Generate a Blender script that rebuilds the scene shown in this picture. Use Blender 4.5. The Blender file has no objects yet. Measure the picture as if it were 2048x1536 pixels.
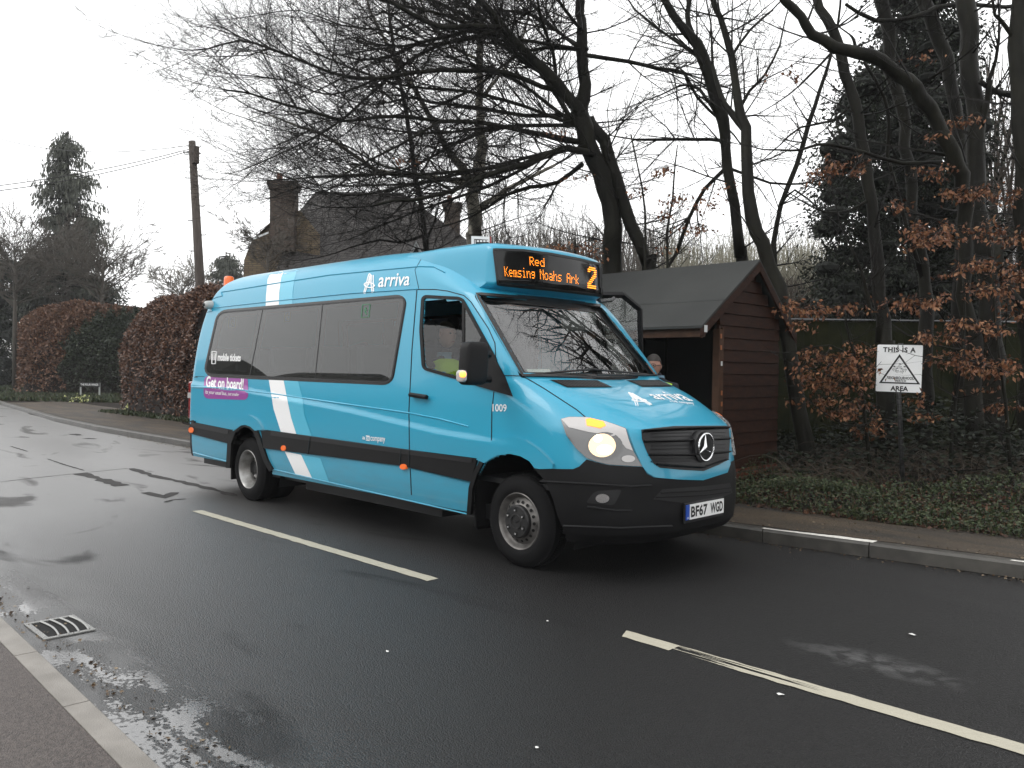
import bpy, bmesh, math, random
import numpy as np
from mathutils import Vector, Matrix
from mathutils.bvhtree import BVHTree
from mathutils.geometry import delaunay_2d_cdt
from mathutils.interpolate import poly_3d_calc
random.seed(7); rng = np.random.default_rng(7)
sc = bpy.context.scene; C = sc.collection
R = math.radians

# ------------------------------------------------------------------ camera, sky, sun, exposure
CAM = np.array([4.479, -4.498, 1.516]); YAW, PIT, ROL, FPX = R(135.12), R(-.92), R(.7), 1663.7
fw = np.array([math.cos(YAW)*math.cos(PIT), math.sin(YAW)*math.cos(PIT), math.sin(PIT)])
rt = np.cross(fw, [0, 0, 1]); rt /= np.linalg.norm(rt); up_ = np.cross(rt, fw)
rt, up_ = math.cos(ROL)*rt+math.sin(ROL)*up_, -math.sin(ROL)*rt+math.cos(ROL)*up_
cam = bpy.data.objects.new('camera', bpy.data.cameras.new('camera')); C.objects.link(cam)
cam.matrix_world = Matrix([[rt[i], up_[i], -fw[i], CAM[i]] for i in range(3)]+[[0, 0, 0, 1]])
cam.data.lens = FPX/2048*36; cam.data.sensor_width = 36; cam.data.clip_end = 2000; sc.camera = cam
W_ = bpy.data.worlds.new('World'); sc.world = W_; W_.use_nodes = True
wn, wl = W_.node_tree.nodes, W_.node_tree.links
bg = wn['Background']; bg.inputs[1].default_value = .15
sky = wn.new('ShaderNodeTexSky'); sky.sky_type = 'NISHITA'; sky.sun_disc = False
SUN_EL, SUN_AZ = 48, 215
sky.sun_elevation = R(SUN_EL); sky.sun_rotation = R(SUN_AZ); sky.dust_density = 4
hs = wn.new('ShaderNodeHueSaturation'); hs.inputs['Saturation'].default_value = .08
mx = wn.new('ShaderNodeMixRGB'); mx.inputs[0].default_value = .8; mx.inputs[2].default_value = (12.8, 12.85, 12.9, 1)
tcw = wn.new('ShaderNodeTexCoord'); nzw = wn.new('ShaderNodeTexNoise'); nzw.inputs['Scale'].default_value = 1.6
rpw = wn.new('ShaderNodeMapRange'); rpw.inputs[3].default_value = .92; rpw.inputs[4].default_value = 1.06
mlw = wn.new('ShaderNodeVectorMath'); mlw.operation = 'SCALE'
wl.new(sky.outputs[0], hs.inputs['Color']); wl.new(hs.outputs[0], mx.inputs[1]); wl.new(tcw.outputs['Generated'], nzw.inputs['Vector'])
wl.new(nzw.outputs[0], rpw.inputs[0]); wl.new(mx.outputs[0], mlw.inputs[0]); wl.new(rpw.outputs[0], mlw.inputs['Scale'])
wl.new(mlw.outputs[0], bg.inputs[0])
sl = bpy.data.lights.new('sun', 'SUN'); sl.energy = .6; sl.angle = R(25); sl.color = (1, .97, .93)
so = bpy.data.objects.new('sun', sl); C.objects.link(so)
a_, e_ = R(SUN_AZ), R(SUN_EL)
sd = Vector((math.sin(a_)*math.cos(e_), math.cos(a_)*math.cos(e_), math.sin(e_)))
so.rotation_euler = sd.to_track_quat('Z', 'Y').to_euler()
sc.view_settings.view_transform = 'Standard'; sc.view_settings.look = 'None'; sc.view_settings.exposure = 0; sc.view_settings.gamma = 1

def ray(u, v): return (u-1024)/FPX*rt-(v-768)/FPX*up_+fw
def P(u, v, d): return Vector(CAM+ray(u, v)*d)
def onz(u, v, z=0.): r = ray(u, v); return Vector(CAM+r*((z-CAM[2])/r[2]))
def ony(u, v, y=0.): r = ray(u, v); return Vector(CAM+r*((y-CAM[1])/r[1]))
def onx(u, v, x=0.): r = ray(u, v); return Vector(CAM+r*((x-CAM[0])/r[0]))
def topx(p):
    d = np.array(p)-CAM; z = d@fw
    return 1024+FPX*(d@rt)/z, 768-FPX*(d@up_)/z

# ------------------------------------------------------------------ materials
def mat(name, col, rough=.5, metal=0, spec=.5, coat=0, emis=None, es=0, var=None, vs=8, bump=0, bs=60, island=None, ani=None, crough=.03, alpha=None):
    m = bpy.data.materials.new(name); m.use_nodes = True
    n, l = m.node_tree.nodes, m.node_tree.links; b = n['Principled BSDF']
    b.inputs['Base Color'].default_value = (*col, 1); b.inputs['Roughness'].default_value = rough
    b.inputs['Metallic'].default_value = metal; b.inputs['Specular IOR Level'].default_value = spec
    b.inputs['Coat Weight'].default_value = coat; b.inputs['Coat Roughness'].default_value = crough
    if emis: b.inputs['Emission Color'].default_value = (*emis, 1); b.inputs['Emission Strength'].default_value = es
    if var or bump or island:
        tc = n.new('ShaderNodeTexCoord'); mp = n.new('ShaderNodeMapping'); l.new(tc.outputs['Object'], mp.inputs[0])
        if ani: mp.inputs['Scale'].default_value = ani
    if var:
        nz = n.new('ShaderNodeTexNoise'); nz.inputs['Scale'].default_value = vs; nz.inputs['Detail'].default_value = 6
        l.new(mp.outputs[0], nz.inputs[0])
        rp = n.new('ShaderNodeValToRGB'); rp.color_ramp.elements[0].position = .35; rp.color_ramp.elements[1].position = .68
        rp.color_ramp.elements[0].color = (*col, 1); rp.color_ramp.elements[1].color = (*var, 1)
        l.new(nz.outputs[0], rp.inputs[0]); l.new(rp.outputs[0], b.inputs['Base Color'])
    if island:
        g = n.new('ShaderNodeNewGeometry'); rp = n.new('ShaderNodeValToRGB')
        for i, c in enumerate(island):
            e = rp.color_ramp.elements[i] if i < 2 else rp.color_ramp.elements.new(1)
            e.color = (*c, 1)
        for i in range(len(island)): rp.color_ramp.elements[i].position = i/(len(island)-1)
        for i, c in enumerate(island): rp.color_ramp.elements[i].color = (*c, 1)
        l.new(g.outputs['Random Per Island'], rp.inputs[0]); l.new(rp.outputs[0], b.inputs['Base Color'])
    if bump:
        nb = n.new('ShaderNodeTexNoise'); nb.inputs['Scale'].default_value = bs; nb.inputs['Detail'].default_value = 5; l.new(mp.outputs[0], nb.inputs[0])
        bp = n.new('ShaderNodeBump'); bp.inputs['Strength'].default_value = min(1, bump); bp.inputs['Distance'].default_value = .01
        l.new(nb.outputs[0], bp.inputs['Height']); l.new(bp.outputs[0], b.inputs['Normal'])
    return m
def glass(name, tint, refl=.08, rough=0.0, mixf=.5, body=(.05, .055, .05)):
    m = bpy.data.materials.new(name); m.use_nodes = True; n, l = m.node_tree.nodes, m.node_tree.links
    out = n['Material Output']; n.remove(n['Principled BSDF'])
    t = n.new('ShaderNodeBsdfTransparent'); t.inputs[0].default_value = (*tint, 1)
    d = n.new('ShaderNodeBsdfDiffuse'); d.inputs[0].default_value = (*body, 1)
    m1 = n.new('ShaderNodeMixShader'); m1.inputs[0].default_value = mixf; l.new(t.outputs[0], m1.inputs[1]); l.new(d.outputs[0], m1.inputs[2])
    g = n.new('ShaderNodeBsdfGlossy'); g.inputs[0].default_value = (1, 1, 1, 1); g.inputs['Roughness'].default_value = rough
    fr = n.new('ShaderNodeFresnel'); fr.inputs['IOR'].default_value = 1.5
    ad = n.new('ShaderNodeMath'); ad.operation = 'ADD'; ad.inputs[1].default_value = refl; ad.use_clamp = True; l.new(fr.outputs[0], ad.inputs[0])
    m2 = n.new('ShaderNodeMixShader'); l.new(ad.outputs[0], m2.inputs[0]); l.new(m1.outputs[0], m2.inputs[1]); l.new(g.outputs[0], m2.inputs[2])
    l.new(m2.outputs[0], out.inputs[0]); return m
M = {}
M['blue'] = mat('blue paint', (.024, .33, .50), .34, spec=.4, coat=.6, crough=.06, bump=.03, bs=900)
_n, _l = M['blue'].node_tree.nodes, M['blue'].node_tree.links; _b = _n['Principled BSDF']
_t = _n.new('ShaderNodeTexCoord'); _s = _n.new('ShaderNodeSeparateXYZ'); _l.new(_t.outputs['Object'], _s.inputs[0]); _z = _n.new('ShaderNodeNewGeometry'); _s2 = _n.new('ShaderNodeSeparateXYZ'); _l.new(_z.outputs['Position'], _s2.inputs[0])
_r = _n.new('ShaderNodeMapRange'); _l.new(_s2.outputs[2], _r.inputs[0]); _r.inputs[1].default_value = .34; _r.inputs[2].default_value = 1.0; _r.inputs[3].default_value = .5; _r.inputs[4].default_value = 0
_v = _n.new('ShaderNodeTexNoise'); _v.inputs['Scale'].default_value = 6; _v.inputs['Detail'].default_value = 8; _mp = _n.new('ShaderNodeMapping'); _mp.inputs['Scale'].default_value = (.6, 1, 2.5); _l.new(_z.outputs['Position'], _mp.inputs[0]); _l.new(_mp.outputs[0], _v.inputs[0])
_a = _n.new('ShaderNodeMath'); _a.operation = 'MULTIPLY'; _l.new(_r.outputs[0], _a.inputs[0]); _l.new(_v.outputs[0], _a.inputs[1]); _m = _n.new('ShaderNodeMixRGB'); _m.inputs[1].default_value = (.024, .33, .50, 1); _m.inputs[2].default_value = (.10, .12, .12, 1); _l.new(_a.outputs[0], _m.inputs[0]); _l.new(_m.outputs[0], _b.inputs['Base Color'])
M['lightblue'] = mat('light blue vinyl', (.08, .46, .64), .35, coat=.5, crough=.08)
M['white'] = mat('white vinyl', (.88, .88, .88), .4)
M['purple'] = mat('purple vinyl', (.30, .055, .30), .35, coat=.3)
M['trim'] = mat('black plastic trim', (.006, .006, .0065), .5, spec=.22, bump=.1, bs=500)
M['trimlight'] = mat('grey plastic trim', (.020, .020, .021), .45, spec=.3)
M['rubber'] = mat('tyre rubber', (.006, .006, .0065), .8, spec=.18, bump=.2, bs=200)
M['black'] = mat('black', (.006, .006, .007), .5)
M['frit'] = mat('black glass edge', (.012, .012, .012), .25)
M['gap'] = mat('panel gap', (.004, .01, .014), .8)
M['steel'] = mat('wheel silver', (.36, .36, .35), .35, metal=.6, var=(.15, .14, .13), vs=9)
M['steeldark'] = mat('wheel grey', (.19, .18, .17), .45, metal=.5, var=(.06, .058, .055), vs=11)
M['hub'] = mat('hub cover', (.016, .016, .017), .5, spec=.3, var=(.03, .029, .028), vs=20)
M['chrome'] = mat('chrome', (.75, .76, .77), .12, metal=1)
M['winglass'] = glass('tinted window glass', (.55, .58, .55), .025, mixf=.25, body=(.045, .05, .046))
M['cabglass'] = glass('cab glass', (.8, .85, .82), .0, mixf=.02)
M['screen'] = glass('windscreen glass', (.7, .75, .72), .11, mixf=.02)
M['signglass'] = mat('display glass', (.008, .008, .008), .08, spec=.4)
M['led'] = mat('amber led', (.9, .3, .02), .5, emis=(1, .27, .015), es=3.2)
M['lamp'] = mat('lit headlamp', (.3, .25, .18), .3, emis=(1, .74, .46), es=1.35)
M['lampcore'] = mat('lit bulb', (1, .9, .7), .3, emis=(1, .88, .66), es=3)
M['amberlit'] = mat('lit indicator', (1, .4, .05), .3, emis=(1, .22, .02), es=1.6)
M['ambercore'] = mat('lit indicator bulb', (1, .6, .2), .3, emis=(1, .27, .02), es=2.6)
M['orange'] = mat('orange lens', (.60, .09, .01), .25, coat=.5, emis=(1, .2, .01), es=.35)
M['lens'] = mat('headlamp reflector', (.13, .13, .13), .22, metal=.6, coat=1, crough=.02)
M['lenswhite'] = mat('headlamp white band', (.52, .50, .49), .15, coat=1, crough=.02)
M['lensdark'] = mat('headlamp dark ring', (.10, .10, .10), .2, metal=.4, coat=1)
M['red'] = mat('red lens', (.25, .012, .012), .2, coat=.8)
M['green'] = mat('green sticker', (.012, .16, .07), .4)
M['plate'] = mat('number plate white', (.88, .88, .87), .35)
M['plateblue'] = mat('number plate blue', (.02, .08, .42), .35)
M['ink'] = mat('black lettering', (.008, .008, .008), .5)
M['seat'] = mat('seat fabric', (.05, .06, .09), .9)
M['hiviz'] = mat('yellow hi vis', (.55, .85, .05), .6)
M['reflstrip'] = mat('grey reflective strip', (.45, .47, .46), .4)
M['navy'] = mat('navy cloth', (.01, .012, .02), .9)
M['shirt'] = mat('pale blue shirt', (.16, .28, .38), .8)
M['skin'] = mat('skin', (.36, .19, .14), .55)
M['hair'] = mat('dark hair', (.02, .015, .012), .6)
M['paper'] = mat('paper card', (.75, .82, .76), .6)
M['bark'] = mat('wet dark bark', (.007, .0062, .0045), .6, spec=.18, var=(.018, .0175, .011), vs=5, bump=.9, bs=25, ani=(1, 1, .35))
M['barkgrey'] = mat('grey birch bark', (.07, .062, .045), .6, var=(.24, .22, .17), vs=4, bump=.8, bs=18, ani=(1, 1, 1.6))
M['twig'] = mat('wet twigs', (.009, .0075, .006), .6, spec=.2)
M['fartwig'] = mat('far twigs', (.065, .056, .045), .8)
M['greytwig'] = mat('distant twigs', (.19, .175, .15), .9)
M['beechleaf'] = mat('dead beech leaf', (.3, .1, .04), .5, spec=.3, island=[(.06, .022, .011), (.14, .053, .024), (.23, .095, .042), (.30, .16, .08)])
M['hedgeleaf'] = mat('beech hedge leaf', (.2, .07, .04), .4, island=[(.028, .011, .006), (.062, .024, .012), (.12, .05, .024), (.21, .115, .07)])
M['hedgeleaf2'] = mat('light beech hedge leaf', (.2, .07, .04), .5, island=[(.05, .021, .012), (.105, .045, .022), (.165, .078, .042), (.23, .135, .085)])
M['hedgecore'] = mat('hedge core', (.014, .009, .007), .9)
M['greenleaf'] = mat('evergreen leaf', (.03, .045, .02), .45, island=[(.010, .016, .009), (.022, .033, .016), (.045, .058, .028)])
M['ivy'] = mat('dark conifer leaf', (.02, .03, .02), .6, spec=.25, island=[(.006, .009, .006), (.014, .019, .011), (.032, .04, .024)])
M['hazedconifer'] = mat('hazed conifer needles', (.05, .06, .04), .7, island=[(.030, .036, .026), (.05, .056, .04), (.075, .08, .06)])  # needle greens lightened, distance haze is put into the colour
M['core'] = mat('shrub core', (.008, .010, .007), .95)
M['grass'] = mat('verge grass', (.05, .09, .02), .6, island=[(.008, .015, .005), (.02, .036, .010), (.045, .066, .02), (.05, .036, .016)])
M['litter'] = mat('leaf litter', (.1, .05, .03), .7, island=[(.03, .018, .012), (.07, .03, .016), (.13, .06, .03)])
M['stem'] = mat('dry stems', (.065, .05, .035), .8)
M['primrose'] = mat('pale primrose', (.55, .58, .25), .6)
M['shedwood'] = mat('brown stained boards', (.020, .0068, .0035), .6, spec=.18, var=(.040, .0140, .0065), vs=6, bump=.6, bs=30, ani=(.25, 1, 4))
M['shedtrim'] = mat('pale brown timber', (.075, .036, .02), .6, spec=.3, var=(.05, .025, .014), vs=10)
M['shedin'] = mat('shelter inside', (.012, .009, .007), .8)
M['felt'] = mat('grey roofing felt', (.044, .046, .045), .8, spec=.2, var=(.056, .058, .056), vs=1.2, bump=.5, bs=350)
M['fence'] = mat('green mossy boards', (.012, .016, .005), .85, spec=.15, var=(.028, .030, .011), vs=3, bump=.5, bs=30)
M['fencecap'] = mat('wet fence capping', (.30, .31, .32), .25)
M['poster'] = mat('white notice', (.6, .62, .62), .5)
M['signwhite'] = mat('sign white', (.88, .89, .89), .4)
M['galv'] = mat('galvanised post', (.10, .10, .10), .35, metal=.4, var=(.035, .035, .035), vs=30)
M['brick'] = None
M['pole'] = mat('old pole timber', (.04, .03, .024), .8, var=(.07, .055, .045), vs=8, ani=(3, 3, .3))
M['nameplate'] = mat('nameplate black', (.012, .012, .012), .5)
M['kerb'] = mat('wet kerb concrete', (.20, .185, .165), .45, spec=.35, var=(.28, .26, .235), vs=5, bump=.4, bs=220)
M['kerbdark'] = mat('dark wet kerb', (.045, .042, .038), .35, var=(.08, .075, .065), vs=6, bump=.5, bs=200)
M['kerbpaint'] = mat('kerb white paint', (.86, .84, .78), .5, var=(.6, .58, .53), vs=30)
M['iron'] = mat('wet iron grate', (.30, .30, .29), .25, metal=.6, bump=.3, bs=200)
M['void'] = mat('dark void', (.002, .002, .002), .9)
M['litterwhite'] = mat('white litter', (.7, .7, .68), .6)

def brickmat(name, c1, c2, mortar, sc_=1.0, bw=.225, bh=.075, ms=.01):
    m = mat(name, c1, .8); n, l = m.node_tree.nodes, m.node_tree.links; b = n['Principled BSDF']
    tc = n.new('ShaderNodeTexCoord'); br = n.new('ShaderNodeTexBrick'); l.new(tc.outputs['UV'], br.inputs[0])
    br.inputs['Color1'].default_value = (*c1, 1); br.inputs['Color2'].default_value = (*c2, 1); br.inputs['Mortar'].default_value = (*mortar, 1)
    br.inputs['Scale'].default_value = sc_; br.inputs['Brick Width'].default_value = bw; br.inputs['Row Height'].default_value = bh; br.inputs['Mortar Size'].default_value = ms
    bp = n.new('ShaderNodeBump'); bp.inputs['Strength'].default_value = .6; bp.inputs['Distance'].default_value = .01; bp.invert = True
    l.new(br.outputs['Color'], b.inputs['Base Color']); l.new(br.outputs['Fac'], bp.inputs['Height']); l.new(bp.outputs[0], b.inputs['Normal'])
    return m
M['brick'] = brickmat('red brick', (.20, .055, .03), (.14, .04, .025), (.07, .05, .04))
M['ybrick'] = brickmat('yellow stock brick', (.15, .112, .062), (.11, .078, .047), (.07, .056, .042))
M['cbrick'] = brickmat('chimney brick', (.075, .05, .036), (.055, .04, .03), (.04, .033, .027))
M['tile'] = brickmat('brown roof tiles', (.046, .040, .037), (.033, .028, .027), (.010, .009, .008), bw=.20, bh=.13, ms=.018)

def roadmat():
    m = bpy.data.materials.new('wet asphalt'); m.use_nodes = True; n, l = m.node_tree.nodes, m.node_tree.links; b = n['Principled BSDF']
    def N(t, **k):
        x = n.new(t)
        for a, v in k.items(): setattr(x, a, v)
        return x
    tc = N('ShaderNodeTexCoord'); O = tc.outputs['Object']
    def noise(s, det=4, dist=0, vec=O):
        x = N('ShaderNodeTexNoise'); x.inputs['Scale'].default_value = s; x.inputs['Detail'].default_value = det; x.inputs['Distortion'].default_value = dist; l.new(vec, x.inputs[0]); return x.outputs[0]
    def mrange(i, a, b_, c, d):
        x = N('ShaderNodeMapRange'); l.new(i, x.inputs[0])
        for k, v in enumerate((a, b_, c, d)): x.inputs[k+1].default_value = v
        return x.outputs[0]
    def math_(op, a, b_):
        x = N('ShaderNodeMath', operation=op)
        for k, v in enumerate((a, b_)):
            if isinstance(v, (int, float)): x.inputs[k].default_value = v
            else: l.new(v, x.inputs[k])
        return x.outputs[0]
    sp = N('ShaderNodeSeparateXYZ'); l.new(O, sp.inputs[0])
    mp = N('ShaderNodeMapping'); mp.inputs['Scale'].default_value = (.35, 1, 1); l.new(O, mp.inputs[0])
    big = noise(.55, 5, .6, mp.outputs[0]); med = noise(3.2, 6, .4, mp.outputs[0]); fine = noise(150, 3)
    vo = N('ShaderNodeTexVoronoi'); vo.inputs['Scale'].default_value = 130; l.new(O, vo.inputs[0])
    # far (old, flooded) surface is smoother than the near new one
    old = mrange(sp.outputs[0], -9.5, -3.2, 1, 0)
    gut = mrange(sp.outputs[1], -2.9, -2.25, 1, 0)            # water standing along the near kerb
    wet = math_('ADD', math_('MULTIPLY', old, .75), math_('MULTIPLY', mrange(big, .38, .62, 0, 1), .35))
    wet = math_('ADD', wet, math_('MULTIPLY', math_('MULTIPLY', gut, mrange(med, .40, .58, 0, 1)), 1.0))
    dry = mrange(noise(1.1, 7, 1.2, mp.outputs[0]), .60, .68, 0, 1)
    wet = math_('SUBTRACT', wet, math_('MULTIPLY', dry, math_('MULTIPLY', old, .9)))
    wetc = mrange(wet, 0, 1.1, 0, 1)
    l.new(mrange(wetc, 0, 1, .46, .30), b.inputs['Roughness'])
    cw_ = mrange(math_('ADD', sp.outputs[0], math_('MULTIPLY', sp.outputs[1], .9)), -6.5, .6, 1, .05)
    b.inputs['Coat IOR'].default_value = 2.3; b.inputs['Coat Roughness'].default_value = .22
    pud = math_('MULTIPLY', mrange(sp.outputs[1], -2.98, -2.6, 1, 0), mrange(math_('ADD', math_('MULTIPLY', noise(5, 4, .5, mp.outputs[0]), .7), math_('MULTIPLY', noise(38, 3), .3)), .48, .53, 0, 1))
    spot = N('ShaderNodeVectorMath', operation='DISTANCE'); mp3 = N('ShaderNodeMapping'); mp3.inputs['Scale'].default_value = (.45, 1.2, 1); l.new(O, mp3.inputs[0]); l.new(mp3.outputs[0], spot.inputs[0]); spot.inputs[1].default_value = (2.75*.45, -.05*1.2, 0)
    sp2 = math_('MULTIPLY', mrange(spot.outputs['Value'], .04, .26, .8, 0), mrange(noise(9, 5, .5), .42, .60, .15, 1))
    wsum = math_('MAXIMUM', math_('MAXIMUM', math_('MULTIPLY', cw_, mrange(dry, 0, 1, 1, .15)), pud), sp2)
    l.new(wsum, b.inputs['Coat Weight']); l.new(mrange(pud, 0, 1, .44, .06), b.inputs['Coat Roughness'])
    bs = mrange(wetc, 0, 1, .95, .10)
    hgt = math_('ADD', math_('MULTIPLY', vo.outputs[0], -1.2), math_('MULTIPLY', fine, .9))
    bp = N('ShaderNodeBump'); bp.inputs['Distance'].default_value = .006; l.new(bs, bp.inputs['Strength']); l.new(hgt, bp.inputs['Height'])
    bp2 = N('ShaderNodeBump'); bp2.inputs['Strength'].default_value = .12; bp2.inputs['Distance'].default_value = .02
    l.new(med, bp2.inputs['Height']); l.new(bp.outputs[0], bp2.inputs['Normal']); l.new(bp2.outputs[0], b.inputs['Normal']); 
    bc = N('ShaderNodeBump'); bc.inputs['Distance'].default_value = .004; l.new(math_('MULTIPLY', mrange(old, 0, .8, .8, .07), mrange(pud, 0, 1, 1, .05)), bc.inputs['Strength']); l.new(hgt, bc.inputs['Height']); l.new(bc.outputs[0], b.inputs['Coat Normal'])
    cr = N('ShaderNodeValToRGB'); cr.color_ramp.elements[0].color = (.005, .005, .0055, 1); cr.color_ramp.elements[1].color = (.024, .0235, .023, 1)
    l.new(vo.outputs['Color'], cr.inputs[0])
    mix = N('ShaderNodeMixRGB'); mix.inputs[2].default_value = (.09, .086, .082, 1)
    l.new(math_('MULTIPLY', old, .7), mix.inputs[0]); l.new(cr.outputs[0], mix.inputs[1]); l.new(mix.outputs[0], b.inputs['Base Color'])
    b.inputs['Specular IOR Level'].default_value = .20
    return m
M['road'] = roadmat()
M['path'] = mat('gritty wet footpath', (.030, .027, .023), .55, spec=.3, var=(.085, .062, .040), vs=2.4, bump=.9, bs=170, ani=(.3, 1.8, 1))
_n, _l = M['path'].node_tree.nodes, M['path'].node_tree.links; _b = _n['Principled BSDF']; _src = _b.inputs['Base Color'].links[0].from_socket
_t = _n.new('ShaderNodeTexCoord'); _v = _n.new('ShaderNodeTexNoise'); _v.inputs['Scale'].default_value = 75; _v.inputs['Detail'].default_value = 4; _l.new(_t.outputs['Object'], _v.inputs[0])
_r = _n.new('ShaderNodeMapRange'); _r.inputs[1].default_value = .35; _r.inputs[2].default_value = .68; _r.inputs[3].default_value = .35; _r.inputs[4].default_value = 1.9; _l.new(_v.outputs[0], _r.inputs[0])
_m = _n.new('ShaderNodeVectorMath'); _m.operation = 'SCALE'; _l.new(_src, _m.inputs[0]); _l.new(_r.outputs[0], _m.inputs['Scale']); _l.new(_m.outputs[0], _b.inputs['Base Color'])
M['nearpath'] = mat('reddish wet footpath', (.055, .045, .041), .45, spec=.35, var=(.12, .10, .09), vs=60, bump=1, bs=150)
M['soil'] = mat('dark soil', (.007, .0055, .004), .85, spec=.15, var=(.018, .012, .007), vs=4, bump=1, bs=40)
M['field'] = mat('far ground', (.04, .05, .025), .9)
M['sand'] = mat('sandy soil', (.11, .08, .05), .8)
def paintmat(name, worn):
    m = mat(name, (.52, .49, .39), .45, bump=.5, bs=120); n, l = m.node_tree.nodes, m.node_tree.links; b = n['Principled BSDF']
    tc = n.new('ShaderNodeTexCoord'); nz = n.new('ShaderNodeTexNoise'); mp = n.new('ShaderNodeMapping'); mp.inputs['Scale'].default_value = (.07, 3.2, 1) if worn else (1, 1, 1)
    nz.inputs['Scale'].default_value = 14; nz.inputs['Detail'].default_value = 9; l.new(tc.outputs['Object'], mp.inputs[0]); l.new(mp.outputs[0], nz.inputs[0])
    r = n.new('ShaderNodeMapRange'); l.new(nz.outputs[0], r.inputs[0]); r.inputs[1].default_value = .45; r.inputs[2].default_value = .54
    c = n.new('ShaderNodeMixRGB'); c.inputs[1].default_value = (.52, .49, .39, 1); c.inputs[2].default_value = (.40, .375, .30, 1); l.new(nz.outputs[0], c.inputs[0]); l.new(c.outputs[0], b.inputs['Base Color'])
    if worn:
        sp = n.new('ShaderNodeSeparateXYZ'); l.new(tc.outputs['Object'], sp.inputs[0])
        f = n.new('ShaderNodeMapRange'); l.new(sp.outputs[0], f.inputs[0]); f.inputs[1].default_value = 1.9; f.inputs[2].default_value = 3.0; f.inputs[3].default_value = .56; f.inputs[4].default_value = .30
        s = n.new('ShaderNodeMath'); s.operation = 'LESS_THAN'; l.new(nz.outputs[0], s.inputs[1]); l.new(f.outputs[0], s.inputs[0])
        s0 = n.new('ShaderNodeMath'); s0.operation = 'LESS_THAN'; l.new(sp.outputs[0], s0.inputs[0]); s0.inputs[1].default_value = 1.9
        mxx = n.new('ShaderNodeMath'); mxx.operation = 'MAXIMUM'; l.new(s.outputs[0], mxx.inputs[0]); l.new(s0.outputs[0], mxx.inputs[1]); l.new(mxx.outputs[0], b.inputs['Alpha'])
    return m
M['paint'] = paintmat('cream road paint', False); M['paintworn'] = paintmat('worn cream road paint', True)

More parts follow.
